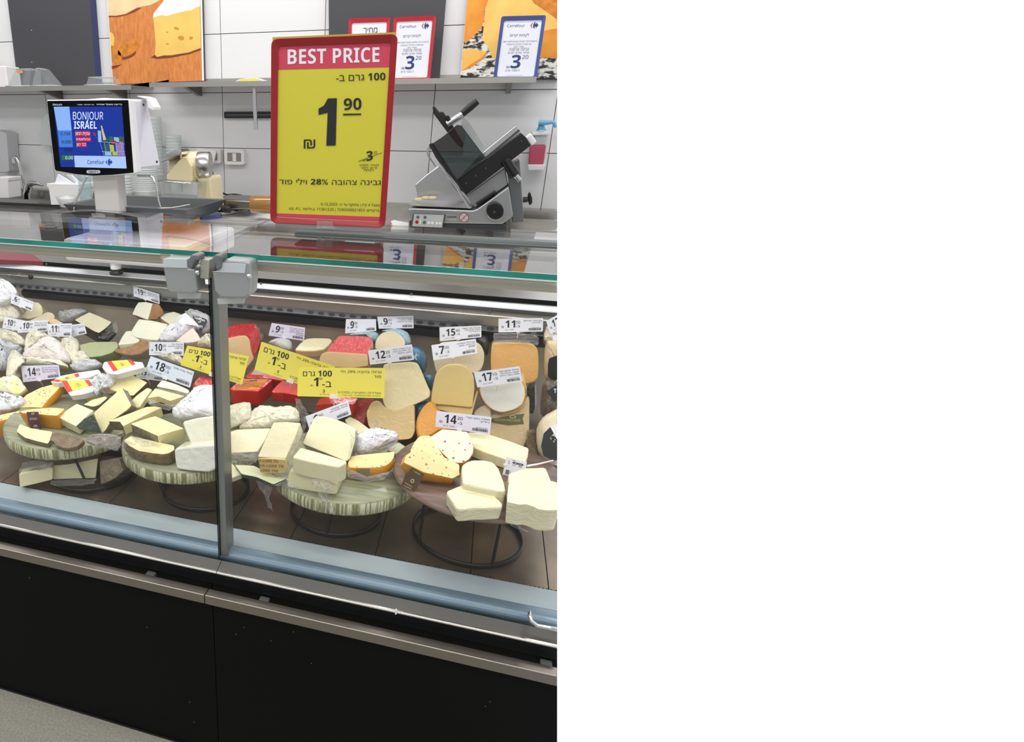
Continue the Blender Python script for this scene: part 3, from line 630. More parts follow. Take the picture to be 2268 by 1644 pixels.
# ---------------------------------------------------------------- scale
YD = 1.88; cD = cv(0, 200, 5.4)
o = empty('weighing_scale', on(235, 600, 1.9), 'white retail scale with a customer display showing a blue advert', 'scale')
D = lambda pts, Y=YD: [onY(x, y, Y) for x, y in cD(pts)]
m = MB(); m.prism(D([(552, 115), (1535, 103), (1560, 110), (1640, 985), (1600, 1000), (1340, 1022), (1120, 1030), (900, 1010), (660, 968), (648, 950)]), (0, .03, 0)); hd = m.build('display_head', mat('scale_white', '#e6e6ea', .35), o, bevel=.004)
m = MB()
a = D([(1535, 103), (1640, 985)]); b = D([(1760, 112), (1920, 905)], YD+.17)
tl, tr = D([(780, 118), (1535, 108)]); bl = D([(700, 960)])[0]; br = D([(1630, 985)])[0]
tk = Vector((0, .17, 0)); k1 = [tl+Vector((.01, .03, 0)), tr+Vector((-.004, .03, -.002)), br+Vector((-.01, .03, .01)), bl+Vector((.02, .03, .02))]
k2 = [tl+tk+Vector((.03, 0, .012)), b[0], b[1], bl+tk+Vector((.05, 0, .03))]
m.add(k1+k2, [(0, 3, 7, 4), (1, 0, 4, 5), (2, 1, 5, 6), (3, 2, 6, 7), (4, 7, 6, 5)]); m.build('head_shell', mat('shell_white', '#d9d9e2', .4), o, bevel=.004)
m = MB(); m.prism(D([(1625, 68), (1700, 68), (1780, 90), (1840, 200), (1835, 245), (1770, 215), (1750, 110)], YD+.12), (0, .05, 0)); m.build('printer_flap', WHITE, o, bevel=.004)
for q in ((1698, 172), (1858, 855)):
    m = MB(); c = onY(*cD([q])[0], YD+.09); m.lathe([(.001, .004), (.004, .003), (.004, 0)], mat=Matrix.Translation(c+Vector((.004, 0, 0))) @ Matrix.Rotation(math.radians(90), 4, 'Y'), seg=10); m.build('shell_screw', INK, o)
f = lambda x, y, h=0: onY(x/5.4, 200+y/5.4, YD-h)
m = MB(); poly(m, [(562, 127), (1533, 117), (1597, 985), (1340, 1012), (1120, 1022), (900, 1002), (668, 960), (655, 940)], f, 0, .001); bz = m.build('bezel', mat('glossy_black', '#030304', .15, spec=.15), hd)
def scr(name, col, e): return mat(name, col, .3, emit=e*.42, spec=.2)
m = MB()
poly(m, [(642, 197), (1458, 195), (1514, 936), (725, 916)], f, 0, .0015)
poly(m, [(642, 197), (828, 196), (857, 480), (690, 480)], f, 1, .0018); poly(m, [(690, 480), (857, 480), (872, 680), (710, 680)], f, 5, .0018)
poly(m, [(885, 782), (1502, 790), (1514, 936), (897, 920)], f, 2, .0018)
poly(m, [(735, 775), (873, 778), (880, 835), (738, 835)], f, 3, .002)
for a, b, c, d in ((898, 488, 1078, 550), (905, 560, 1085, 615), (912, 625, 1035, 680)): poly(m, [(a, b), (c, b), (c+4, d), (a+4, d)], f, 4, .0018)
for k, (x, y, w, h, mi) in enumerate(((1168, 480, 40, 140, 6), (1230, 560, 60, 70, 7), (1300, 550, 50, 80, 3), (1360, 560, 60, 60, 6), (1420, 550, 60, 90, 7), (1240, 640, 60, 90, 7), (1310, 650, 50, 90, 8), (1380, 640, 100, 110, 9), (1250, 730, 80, 50, 6), (1340, 730, 60, 50, 8), (1410, 740, 80, 45, 9), (1330, 600, 60, 40, 4), (1420, 610, 50, 40, 9))):
    poly(m, [(x, y), (x+w, y+6), (x+w+8, y+h), (x+8, y+h)], f, mi, .0019+.0001*k)
poly(m, [(1205, 420), (1220, 425), (1270, 590), (1235, 600)], f, 10, .0034)
poly(m, [(1110, 500), (1140, 515), (1145, 545), (1120, 540)], f, 4, .002)
for x0, y0, x1, y1 in ((1140, 540, 1190, 610), (1190, 610, 1245, 785), (1190, 612, 1490, 640), (1215, 730, 1490, 735), (1300, 625, 1330, 785), (1390, 632, 1410, 785), (1245, 625, 1280, 785), (1450, 640, 1465, 788)):
    poly(m, [(x0, y0), (x1, y1), (x1+5, y1+5), (x0+5, y0+5)], f, 6, .0036)
m.build('screen', [scr('screen_blue', '#14308f', .55), scr('screen_pale', '#7fa6e6', .6), scr('screen_sky', '#9db9ee', .6), scr('screen_green', '#1f6a3c', .5), scr('screen_red', '#b01842', .55), scr('screen_mid', '#3f77cf', .55), scr('screen_steel', '#8fb0cc', .5), scr('screen_dkgreen', '#30564a', .5), scr('screen_yel', '#a8b045', .5), scr('screen_mauve', '#8d70ad', .5), scr('screen_bread', '#c0b39a', .5)], bz)
m = MB(); n = MB(); w = MB()
T(w, 'BONJOUR', (872, 350, 1235, 258), f, 0, h=.002); T(w, 'ISRAEL', (885, 460, 1158, 370), f, .03, h=.002)
for s, b in (('ענקית המזון', (902, 535, 1076, 500)), ('הבינלאומית', (910, 600, 1080, 568)), ('כבר כאן', (916, 665, 1028, 632))): T(w, heb(s), b, f, .02, h=.0024)
T(w, '0.00', (782, 826, 874, 788), f, .01, h=.0024)
T(w, 'Netscale', (632, 182, 742, 158), f, 0, h=.002); T(w, heb('נא לבחור מוצר'), (920, 178, 1125, 164), f, 0, h=.002); T(w, heb('בדיקת משקל שנתית'), (1155, 178, 1460, 158), f, 0, h=.002)
w.build('white_lettering', scr('screen_white', '#cfdcff', .6), bz)
for s, b in (('0.194', (725, 538, 840, 500)), ('0.000', (737, 636, 852, 598)), ('0.00', (772, 732, 862, 692))): T(n, s, b, f, .01, h=.0024)
n.build('weight_readout', INK, bz)
T(m, 'Carrefour', (1045, 882, 1245, 832), f, .012, h=.0024)
poly(m, [(1260, 860), (1290, 828), (1282, 845), (1275, 860), (1285, 878), (1292, 895)], f, 0, .0024)
poly(m, [(1290, 860), (1296, 830), (1308, 818), (1318, 822), (1308, 845), (1322, 845), (1322, 830), (1345, 860), (1322, 888), (1322, 875), (1308, 875), (1318, 898), (1306, 900), (1296, 888)], f, 0, .0024)
m.build('blue_lettering', scr('screen_navy', '#1d3f8f', .3), bz)
m = MB(); poly(m, rrect(1034, 955, 1200, 995, 20, 20), f, 0, .003); k = m.build('maker_badge', mat('badge_silver', '#b9bcc0', .35), bz)
m = MB(); T(m, 'BOLET', (1078, 984, 1150, 966), f, .03, h=.004); R4(m, (1062, 990, 1066, 960), f, 0, .004); R4(m, (1164, 990, 1168, 960), f, 0, .004); m.build('badge_lettering', INK, k)
zb0 = onY(248, 588, 1.79).z
m = MB(); m.prism([onY(x, y, YD+.03) for x, y in cD([(1095, 1000), (1385, 1000), (1425, 1480), (1135, 1450)])], (0, .06, 0)); post_b = m.build('post', mat('post_grey', '#c2c0bd', .4), o, bevel=.008)
m = MB(); p = [onY(x, y, 1.82) for x, y in ((150, 566), (156, 576), (420, 602), (420, 590))]
x0, x1 = p[0].x, p[2].x
m.box((x0, 1.80, zb0), (x1, 2.22, zb0+.075)); m.build('base', mat('base_white', '#e4e2e8', .4), o, bevel=.012)
m = MB(); b = Vector((onY(235, 470, YD+.06).x, YD+.06, zb0+.07)); m.box((b.x-.055, b.y-.03, b.z), (b.x+.055, b.y+.03, onY(235, 480, YD+.06).z)); m.build('post_foot', mat('post_grey2', '#b4b2b0', .4), o, bevel=.006)
for fx in (onY(248, 600, 1.80).x, x1-.06):
    m = MB(); m.lathe([(.001, 1.131), (.021, 1.131), (.023, 1.138), (.01, 1.146), (.009, 1.155)], (fx, 1.825, 0), seg=18); m.build('foot', BLACK, o)
    m = MB(); m.lathe([(.018, 1.150), (.018, zb0+.004)], (fx, 1.825, 0), seg=16); m.build('foot_socket', WHITE, o)
m = MB(); zt = onY(330, 452, 2.05).z; xa, xb = onY(163, 455, 2.02).x, onY(434, 452, 2.02).x
prof = [(1.97, zt-.045), (1.955, zt-.005), (1.95, zt), (2.25, zt+.005), (2.25, zt-.03)]
vs = []
for ins, z in ((.03, zt-.048), (.004, zt-.004), (0, zt), (.008, zt-.002), (.035, zt-.04)):
    vs += [(xa+ins, 1.95+ins, z), (xb-ins, 1.95+ins, z), (xb-ins, 2.3-ins, z), (xa+ins, 2.3-ins, z)]
m.add(vs, [(i*4+j, i*4+(j+1) % 4, i*4+4+(j+1) % 4, i*4+4+j) for i in range(4) for j in range(4)]+[(16, 17, 18, 19), (3, 2, 1, 0)]); m.build('weighing_tray', DGREY, o, bevel=.004)
m = MB(); m.box((xa+.12, 2.03, zb0+.07), (xb-.12, 2.2, zt-.045)); m.build('tray_support', DGREY, o)
m = MB(); m.tube([onY(x, y, YD+.08) for x, y in cD([(1040, 1030), (1000, 1110), (930, 1270), (890, 1370), (885, 1450)])], .0035, seg=6); m.build('bag_wire', CHROME, o)
m = MB(); m.tube([onY(x, y, YD+.1) for x, y in cD([(1640, 1020), (1780, 1022), (1830, 1045), (1858, 1120), (1890, 1290), (1920, 1420), (1965, 1510)])], .0035, seg=6); m.build('bag_wire', CHROME, o)
m = MB(); m.tube([onY(x, y, YD+.16) for x, y in cD([(1900, 1415), (2050, 1410), (2150, 1395), (2270, 1370)])], .003, seg=6); m.build('bag_wire', CHROME, o)
# small clear clip on the glass in front of the post
m = MB(); a = [onY(x, y, 1.6) for x, y in ((211, 467), (247, 468), (247, 500), (211, 498))]; m.prism(a, (0, .02, 0)); tag(m.build('sign_clip', PLAST, bevel=.002), 'empty clear sign clip on the glass in front of the scale post', 'clip')
# ---------------------------------------------------------------- display counter
case = empty('display_counter', (-1.4, 1.5, 0), 'long glass fronted cheese counter with black panels and steel bumper rails', 'counter')
def cbox(name, lo, hi, mt, bev=0, par=None):
    m = MB(); m.box(lo, hi); return m.build(name, mt, par or case, bevel=bev)
def cext(name, prof, x0, x1, mt, par=None, smooth=False, bev=0):
    m = MB(); m.extrude_x(prof, x0, x1, 0, smooth); return m.build(name, mt, par or case, bevel=bev)
XJ = -.535
xs = onY(478, 1500, 1.14).x
SPECK = mat('black_panel_front', '#0a0b0b', .6, bump=.03, bscale=200, spec=.12)
for x0, x1 in ((XL, xs-.001), (xs+.001, XR)):
    b = cbox('front_panel', (x0, 1.14, .004), (x1, 1.165, .578), SPECK)
m = MB()
for x, y in ((540, 1390), (420, 1556), (1085, 1555), (1120, 1480), (870, 1430), (1075, 1565), (325, 1390), (600, 1420), (690, 1470), (523, 1405), (65, 1280), (430, 1600), (1120, 1465), (650, 1400)):
    poly(m, ell(x, y, .9, .9, n=6), px(1.1395))
s = m.build('dust_speck', mat('pale_dust', '#8d8d8a', .8), case); s['kind'] = 'stuff'
cext('kick_strip', [(1.137, 0), (1.137, .006), (1.15, .006), (1.15, 0)], XL, XR, BLACK)
BLK = mat('black_ledge', '#0f1113', .45, spec=.2)
cext('black_ledge', [(1.133, .579), (1.133, .6135), (1.175, .612), (1.175, .579)], XL, XR, BLK)
TRIM = mat('grey_trim', '#545350', .45, .5)
xt = onY(480, 1262, 1.13).x
for x0, x1 in ((XL, xt-.0007), (xt+.0007, XR)): t_ = cext('steel_trim', [(1.130, .613), (1.130, .6180), (1.1315, .6185), (1.16, .6275), (1.16, .613)], x0, x1, TRIM); cext('trim_edge', [(1.1265, .614), (1.1265, .6165), (1.1285, .6188), (1.1315, .6192), (1.1315, .614)], x0, x1, STEEL, par=t_)
RAIL = mat('rail_steel', '#8e8880', .36, .95, bump=.04, bscale=160, stretch=(.04, 1, 1))
def rail(x0, x1, br):
    r = MB().box((x0, 1.085, .557), (x1, 1.110, .582)).build('bumper_rail', RAIL, case, bevel=.0018)
    for bx in br:
        m = MB(); m.box((bx-.011, 1.108, .561), (bx+.011, 1.135, .572)); m.build('rail_bracket', ALU, r)
def rx(x, y): return onZ(x, y, .572).x
rail(XL, onY(451, 1300, 1.085).x, [rx(338, 1265), onY(-200, 1200, 1.12).x])
rail(onY(452.5, 1310, 1.085).x, XR, [rx(585, 1328), rx(1210, 1468)])
BUMP = mat('blue_grey_profile', '#6f8596', .35, .3, coat=.2)
SILL = mat('pale_sill', '#9fabb1', .45, .15, vary=.08, vscale=10)
pr = [(1.172, .600), (1.172, .626)]+[(1.172+.030*(1-math.cos(q))*1.0, .626+.018*math.sin(q)) for q in [math.pi/2*k/7 for k in range(1, 8)]]+[(1.206, .6415), (1.206, .600)]
cext('glass_base_profile', pr, XL, XR, BUMP, smooth=False)
cext('inner_sill', [(1.206, .600), (1.206, .642), (1.245, .6605), (1.247, .6605), (1.247, .600)], XL, XR, SILL)
m = MB(); xg = XL+.9
k = 0
while xg < XR:
    if random.random() > .12: m.add([(xg, 1.2475, .6607), (xg+.0045, 1.2475, .6607), (xg+.0055, 1.256, .6565), (xg+.0005, 1.256, .6565), (xg+.002, 1.2485, .655), (xg+.005, 1.2485, .655)], [(0, 1, 2, 3), (0, 4, 5, 1), (0, 3, 4), (1, 5, 2)])
    xg += .0085
m.build('air_grille', mat('grille_black', '#17191b', .5), case)
DECK = mat('deck_steel', '#988b7d', .28, .8, bump=.12, bscale=7, vary=.45, vscale=5)
seams = [XL, -2.0, -1.6, -1.213, -.87, -.525, -.367, -.16, .056, .22, XR]
for a, b in zip(seams, seams[1:]): cbox('deck_plate', (a+.0012, 1.249, .64), (b-.0012, 1.93, .655), DECK)
cbox('deck_tray', (XL, 1.249, .62), (XR, 1.93, .639), BLACK)
cbox('display_riser', (XL, 1.80, .656), (XR, 1.915, .74), DECK)
BACK = mat('back_steel', '#cfc5b4', .45, .6, bump=.06, bscale=6, vary=.3, vscale=4)
xb0 = onY(50, 640, 1.9).x
cext('back_wall', [(1.935, .656), (1.935, 1.04), (1.965, 1.04), (1.965, .656)], XL, XR, BACK)
RAILW = mat('rail_white_metal', '#e6e8ea', .35, .2)
GREYM = mat('vent_grey', '#66686b', .45, .4)
cext('rear_ledge', [(1.86, 1.127), (1.86, 1.131), (2.28, 1.131), (2.28, 1.1), (1.9, 1.1), (1.9, 1.127)], XL, XR, STEEL)
cext('rear_rail', [(1.848, 1.116), (1.849, 1.119), (1.862, 1.131), (1.92, 1.131), (1.92, 1.116)], XL, XR, RAILW)
cext('rear_groove', [(1.866, 1.102), (1.866, 1.1155), (1.92, 1.1155), (1.92, 1.102)], XL, XR, GREYM)
cext('bright_rail', [(1.854, 1.088), (1.849, 1.090), (1.851, 1.093), (1.862, 1.1015), (1.92, 1.1015), (1.92, 1.088)], XL, XR, STEEL)
cext('vent_fascia', [(1.872, 1.056), (1.868, 1.0875), (1.92, 1.0875), (1.92, 1.056)], XL, XR, mat('fascia_grey', '#a2a3a3', .4, .5))
v = cext('vent_strip', [(1.866, 1.0405), (1.874, 1.0555), (1.92, 1.0555), (1.92, 1.0405)], XL, XR, GREYM)
m = MB(); xg = XL+1
while xg < XR:
    if not (XJ-.02 < xg < XJ+.02):
        c = [(xg+.0105*math.cos(q), 1.8695+.0025*math.sin(q)-.0009, 1.048+.0045*math.sin(q)) for q in [2*math.pi*k/12 for k in range(12)]]
        m.add(c, [list(range(12))])
    xg += .0335
m.build('vent_hole', INK, v)
cext('vent_channel', [(1.905, .995), (1.89, 1.0105), (1.89, 1.023), (1.9, 1.026), (1.9, 1.040), (1.93, 1.040), (1.93, .995)], xb0, XR, mat('channel_black', '#17191b', .35))
m = MB()
for x, y in ((430, 628), (578, 628), (911, 652), (1085, 690), (103, 585)):
    c = onY(x, y, 1.852); m.lathe([(.004, 0), (.0035, .002), (.001, .0025)], mat=Matrix.Translation(c) @ Matrix.Rotation(math.radians(90), 4, 'X'), seg=10)
m.build('rail_screw', DGREY, case)
m = MB(); f = px(1.934); poly(m, [(679, 709.5), (700, 711), (702, 708.5), (706, 709), (708, 712), (762, 716), (762, 720), (679, 712)], f); m.build('red_strip', REDP, case)  # thin red strip with a small bump, flat on the back wall
# left end fittings
m = MB()
for x, y, w, h in ((8, 607, 18, 9), (30, 610, 14, 9), (52, 611, 14, 8)): m.prism([onY(a, b, 1.85) for a, b in ((x-w/2, y-h/2), (x+w/2, y-h/2+1), (x+w/2, y+h/2), (x-w/2, y+h/2-1))], (0, .02, 0))
m.build('hinge_plate', STEEL_D, case, bevel=.001)
m = MB(); c = onY(69, 613, 1.85); m.lathe([(.001, .006), (.009, .005), (.009, 0)], mat=Matrix.Translation(c) @ Matrix.Rotation(math.radians(90), 4, 'X'), seg=14); m.build('hinge_knob', BLACK, case)
# red tray and dark mat on the rear ledge at the left
m = MB(); m.prism([onZ(x, y, 1.148) for x, y in ((-60, 556), (70, 561), (95, 578), (-60, 572))], (0, 0, -.0165)); tag(m.build('red_board', mat('wine_red_plastic', '#7e2431', .4), bevel=.003), 'wine red cutting board lying on the rear ledge at the far left', 'board')
# top glass
zt = 1.36
def pane(name, x0, x1, y0, y1, z0, z1, axis, sl=0):
    m = MB(); m.box((x0, y0, z0), (x1, y1, z1))
    for v in m.v: v.z += sl*(v.y-y0)
    for i in range(6):
        if axis == 'z' and i == 2 or axis == 'y' and i in (0, 1, 3, 5): m.m[i] = 1
    return m.build(name, [GLASS, GEDGE], case)
pane('top_glass', XL, XJ-.0015, 1.168, 1.585, zt-.010, zt, 'z', .028)
pane('top_glass', XJ+.0015, XR, 1.165, 1.590, zt-.009, zt+.001, 'z', .017)
FG = clear('front_glass', (.995, 1, .997, 1), 1.33)
for x0, x1 in ((XL, XJ+.018), (XJ+.0205, XR)):
    m = MB(); m.box((x0, 1.161, .6277), (x1, 1.166, zt-.012))
    for i in (0, 1, 3, 5): m.m[i] = 1
    m.build('front_glass', [FG, mat('dark_glass_edge', '#20302e', .2)], case)
# post with clamps
xp = onY(471, 700, 1.168).x
m = MB(); m.box((xp, 1.168, .636), (xp+.0155, 1.213, 1.338)); post = m.build('glass_post', ALU, case, bevel=.001)
m = MB(); m.box((xp-.0035, 1.1665, .636), (xp, 1.18, 1.33)); m.build('post_seal', BLACK, post)
m = MB(); a = [onY(x, y, 1.14) for x, y in ((442, 572), (465, 573), (463, 616), (443, 616))]
m.prism([onY(x, y, 1.135) for x, y in ((443.5, 574), (465, 575), (462, 619), (442.5, 617))], (0, .04, 0)); m.build('post_cap', ALU_L, post, bevel=.002)
CL = mat('clamp_grey', '#a3a7a8', .4, .45)
def clamp(pts, hook, pin, label):
    fpts = lambda P, Y: [onY(340+x/5.4, 440+y/5.4, Y) for x, y in P]
    m = MB(); m.prism(fpts(pts, 1.13), (0, .045, 0)); c = m.build('glass_clamp', CL, case, bevel=.004)
    m = MB(); m.prism(fpts(hook, 1.122), (0, .03, 0)); m.build('hook', mat('hook_grey', '#77797b', .4, .4), c, bevel=.003)
    m = MB(); q = fpts([pin], 1.127)[0]; m.lathe([(.001, .005), (.004, .004), (.0055, 0)], mat=Matrix.Translation(q) @ Matrix.Rotation(math.radians(90), 4, 'X'), seg=12); m.build('pin', CHROME, c)
    return c
c = clamp([(115, 715), (395, 725), (410, 830), (490, 840), (525, 1110), (470, 1145), (185, 1130), (160, 1090), (118, 860)], [(425, 715), (450, 670), (520, 665), (550, 690), (545, 745), (500, 740), (470, 800), (455, 835), (420, 835), (402, 800)], (522, 885), '')
m = MB(); m.prism([onY(340+x/5.4, 440+y/5.4, 1.128) for x, y in ((115, 718), (396, 727), (405, 830), (118, 822))], (0, .003, 0)); m.build('clamp_bevel', mat('clamp_bright', '#ccd4d8', .4, .3), c)
m = MB(); m.prism([onY(340+x/5.4, 440+y/5.4, 1.15) for x, y in ((280, 1130), (570, 1130), (555, 1195), (290, 1198))], (0, .003, 0)); m.build('spacer', FROST, c)
c = clamp([(805, 765), (880, 725), (1090, 740), (1160, 760), (1165, 1000), (1150, 1150), (1110, 1195), (800, 1190), (730, 1110), (700, 880), (790, 865)], [(720, 690), (745, 668), (800, 670), (825, 700), (810, 745), (805, 830), (780, 860), (745, 850), (735, 790), (700, 780), (700, 710)], (1140, 930), '')
m = MB(); m.prism([onY(340+x/5.4, 440+y/5.4, 1.128) for x, y in ((805, 768), (1105, 782), (1092, 892), (700, 878), (785, 862))], (0, .003, 0)); m.build('clamp_bevel', mat('clamp_bright', '#ccd4d8', .4, .3), c)
m = MB(); m.prism([onY(340+x/5.4, 440+y/5.4, 1.15) for x, y in ((760, 1195), (1090, 1195), (1080, 1255), (770, 1262))], (0, .003, 0)); m.build('spacer', FROST, c)
m = MB(); m.tube([onY(340+x/5.4, 440+y/5.4, 1.16) for x, y in ((1165, 870), (1210, 880), (1205, 1000), (1170, 1015))], .0012, seg=5); m.build('clip_wire', CHROME, c)
# lamp profile under the glass
for k_, (a_, b_) in enumerate(((-2.9, -.62), (-.41, .12))):
    area('added_counter_light', ((a_+b_)/2, 1.215, 1.3195), b_-a_, .014, 1.3*(b_-a_))  # added strip light under the profile, for highlights on the wrapped cheese
LAMP = mat('lamp_housing', '#b9b3a4', .4, .3)
for x0, x1 in ((XL, onY(361, 575, 1.2).x), (onY(562, 590, 1.2).x, XR)):
    c = cext('lamp_profile', [(1.195, 1.322), (1.19, 1.338), (1.195, 1.345), (1.235, 1.345), (1.235, 1.325)], x0, x1, LAMP, bev=.002)
    cext('profile_edge', [(1.189, 1.343), (1.189, 1.3465), (1.24, 1.3465), (1.24, 1.3455), (1.195, 1.3455)], x0, x1, RAILW, par=c)
# wire handle at the right
m = MB(); m.tube([onY(x, y, Y) for x, y, Y in ((1175, 1357, 1.168), (1173, 1362, 1.14), (1177, 1376, 1.132), (1190, 1386, 1.13), (1215, 1391, 1.13), (1260, 1399, 1.13))], .0042, seg=10); m.build('wire_handle', CHROME, case)
m = MB(); m.prism([onY(x, y, 1.126) for x, y in ((874.5, 1352), (878, 1350), (880.5, 1354), (878.5, 1361), (875, 1362))], (0, .003, 0)); tag(m.build('paper_scrap', WHITE), 'tiny white paper scrap stuck on the steel trim', 'scrap')
# aluminium sign track on the glass
xk = onZ(643, 530, zt).x
m = MB(); m.extrude_x([(1.395, zt+.0055), (1.395, zt+.009), (1.41, zt+.010), (1.412, zt+.015), (1.44, zt+.0155), (1.442, zt+.011), (1.46, zt+.010), (1.46, zt+.0065)], xk, XR)
o = m.build('sign_track', mat('track_grey', '#565c5c', .35, .5)); tag(o, 'grey sign track lying along the right glass pane', 'track')

# ---------------------------------------------------------------- big price sign
YB = 1.43
o = empty('price_sign', onY(722, 500, YB), 'large red framed yellow BEST PRICE sign standing on the counter glass', 'sign')
f = px(YB)
cB = lambda P: [(590+x/3.573, 60+y/3.573) for x, y in P]
def arc(pts, r, n=5):
    out = []; L = len(pts)
    for i in range(L):
        a, b, c = Vector(pts[i-1]), Vector(pts[i]), Vector(pts[(i+1) % L])
        u = (a-b).normalized()*r; v = (c-b).normalized()*r
        for k in range(n+1):
            t = k/n; out.append(tuple((b+u)*(1-t)**2+b*2*t*(1-t)+(b+v)*t*t))
    return out
A = arc(cB([(38, 92), (1042, 52), (940, 1592), (30, 1552)]), 17)
B = arc(cB([(94, 152), (985, 122), (895, 1538), (80, 1500)]), 6)
m = MB(); frame(m, A, B, f, 0, -.006, .009, .004); m.add([f(a, b, -.006) for a, b in A], [list(range(len(A)))], 0)
fr = m.build('frame', mat('sign_red', '#90040f', .3, coat=.3), o, bevel=.0015)
m = MB(); m.prism([f(x, y, -.0065) for x, y in cB([(48, 80), (1022, 40), (1022, 70), (48, 120)])], (0, .001, 0)); m.build('backing_sheet', mat('olive_yellow', '#b5ab2c', .5), o)
m = MB(); poly(m, B, f, 0, .0005); pp = m.build('paper', mat('sign_yellow_shaded', '#c6bd34', .5), o)  # darker than the tag yellow: shade on the sheet's front is in the colour
m = MB(); poly(m, cB([(98, 150), (985, 124), (975, 317), (90, 337)]), f, 0, .001); m.build('red_band', CRIM, pp); m = MB(); poly(m, cB([(82, 1474), (898, 1503), (895, 1536), (84, 1500)]), f, 0, .001); m.build('red_band', CRIM, pp)
def TB(mb, s, bl, br, h, bold=0, up=None, mi=0, ht=.0016, sl=0):
    """text along a photo baseline bl-br (crop pixels) with cap height h"""
    (x0, y0), (x1, y1) = cB([bl, br]); hh = h/3.573
    T(mb, s, (0, 0, 1, 1), lambda a, b, q: f(x0+(x1-x0)*a+sl*hh*b, y0+(y1-y0)*a-hh*b, q), bold, mi, ht)
m = MB(); TB(m, 'BEST PRICE', (168, 294), (895, 276), 118, .022); m.build('white_lettering', mat('sign_white', '#e3dce6', .5), pp)
m = MB()
TB(m, heb('100 גרם ב-'), (552, 429), (942, 418), 58, .02)
poly(m, cB([(412, 646), (455, 622), (486, 565), (558, 563), (548, 937), (474, 939), (485, 678), (413, 695)]), f, 0, .0016)
TB(m, '90', (612, 656), (752, 652), 92, .03); poly(m, cB([(607, 686), (750, 684), (750, 696), (607, 699)]), f, 0, .0016)
TB(m, '₪', (296, 962), (386, 960), 72, .03)
TB(m, '3', (790, 1060), (842, 1052), 75, .045); TB(m, '20', (848, 1004), (876, 1002), 20, 0); TB(m, '₪', (762, 1062), (782, 1060), 13)
poly(m, cB([(728, 1062), (912, 994), (913, 997), (729, 1066)]), f, 0, .0018)
TB(m, heb('מחיר ל100'), (735, 1102), (888, 1100), 18, .01); TB(m, heb('גרם לפני'), (745, 1122), (876, 1120), 16, .01); TB(m, heb('הנחה'), (772, 1142), (848, 1140), 16, .01)
TB(m, heb('גבינה צהובה 28% וילי פוד'), (102, 1244), (906, 1250), 46, .022)
TB(m, heb('מוגבל 4 ק"ג | בתוקף עד ה- 6.12.2025'), (432, 1410), (896, 1420), 22, .005); TB(m, heb('ברקודים: 7290000021853 | 11361220 -ג.ויליפוד P.L- נטו'), (180, 1446), (894, 1462), 22, .003)
m.build('black_lettering', INK, pp)
m = MB(); cx = onY(719, 497, YB)
m.prism([f(x, y, .011) for x, y in ((701, 491), (737, 491), (738, 506), (701, 506))], (0, .02, 0)); m.prism([onY(x, y, YB-.008) for x, y in ((702, 505), (740, 506), (741, 524), (734, 531), (729, 519), (712, 518), (708, 530), (700, 522))], (0, .018, 0)); m.build('clear_stand', PLAST, o, bevel=.001)
# ---------------------------------------------------------------- boards on wire stands
def ch(name, col, **k):
    d = dict(rough=.42, vary=.07, vscale=14, bump=.14, bscale=110, coat=.7, cbump=.9, cscale=60, sss=.0); d.update(k)
    return mat(name, col, **d)
IV = ch('ivory_cheese', '#e6dfb6'); PYW = ch('pale_yellow_cheese', '#eadfa8'); YL = ch('yellow_cheese', '#e6c981'); OG = ch('orange_cheese', '#e5b062')
WH = ch('white_cheese', '#efedd6', bump=.2, bscale=70); BF = ch('cream_block', '#e9e2be', bump=.6, bscale=36, bdist=.006, coat=.6, cbump=.8, stretch=(1, 1, 2.5))
GO = ch('goat_white', '#e9e9df', bump=.3, bscale=45); BE = ch('beige_cheese', '#e0d2b0'); PT = ch('pale_tan_cheese', '#e2c495')
CU = ch('cumin_cheese', '#ecd594', speck=(110, .3, '#84703c')); CUP = ch('pale_cumin_cheese', '#e9e4c4', speck=(85, .33, '#6d6c50'))
HO = ch('holed_cheese', '#f0e0ae', speck=(34, .17, '#9c8a50'))
BR = ch('brown_rind', '#7d6744', rough=.45, vary=.45, vscale=45, bump=1, bscale=60, bdist=.006, cbump=.9, cscale=40)
GR = ch('grey_brown_rind', '#8a7c68', rough=.45, vary=.45, vscale=50, bump=1, bscale=60, bdist=.006, cbump=.9, cscale=40)
OR = ch('orange_wax', '#e59a14', vary=.12, coat=.7); RED = ch('red_wax', '#cf1a14', vary=.1, coat=.7, cbump=.5, cscale=18); REDF = ch('red_film', '#cc2228', coat=1, cbump=1, cscale=40, stretch=(3, 1, 1), bump=.8, bscale=30, bdist=.01)
TEAL = ch('teal_wax', '#0f5b80', coat=.7); DK = ch('dark_rind', '#2a2724', coat=.8, cbump=1); GN = ch('green_cheese', '#a5ab78', coat=.6); GDK = ch('green_foil', '#2c4036', coat=1, cbump=1, cscale=40)
WR = ch('white_wrap', '#f1f1f5', rough=.35, bump=.75, bscale=28, bdist=.014, coat=1, cbump=1, cscale=85, vary=.12, vscale=30)
WRY = ch('wrapped_cream', '#efe9d0', rough=.3, bump=.75, bscale=30, bdist=.012, coat=1, cbump=1, cscale=85, vary=.14, vscale=35)
LEM = ch('lemon_wrap', '#e8e67a', coat=1, cbump=1, col2='#eeeed8', vscale=20)
CARA = ch('caramel_rind', '#a9763a', bump=.5, bscale=80, vary=.35, vscale=60)
PINK = ch('pinkish_film_cheese', '#d8a98c', coat=1, cbump=.9)
BOARD_G = mat('grey_green_wood', '#7f8068', .45, coat=.3, col2='#a3a485', vscale=9, stretch=(1, 9, 1), thr=(.35, .7))
BOARD_E = mat('striped_bark', '#7d7c52', .5, coat=.25, col2='#cfcdae', vscale=34, stretch=(6, 6, .14), thr=(.42, .56), bump=.2, bscale=30)
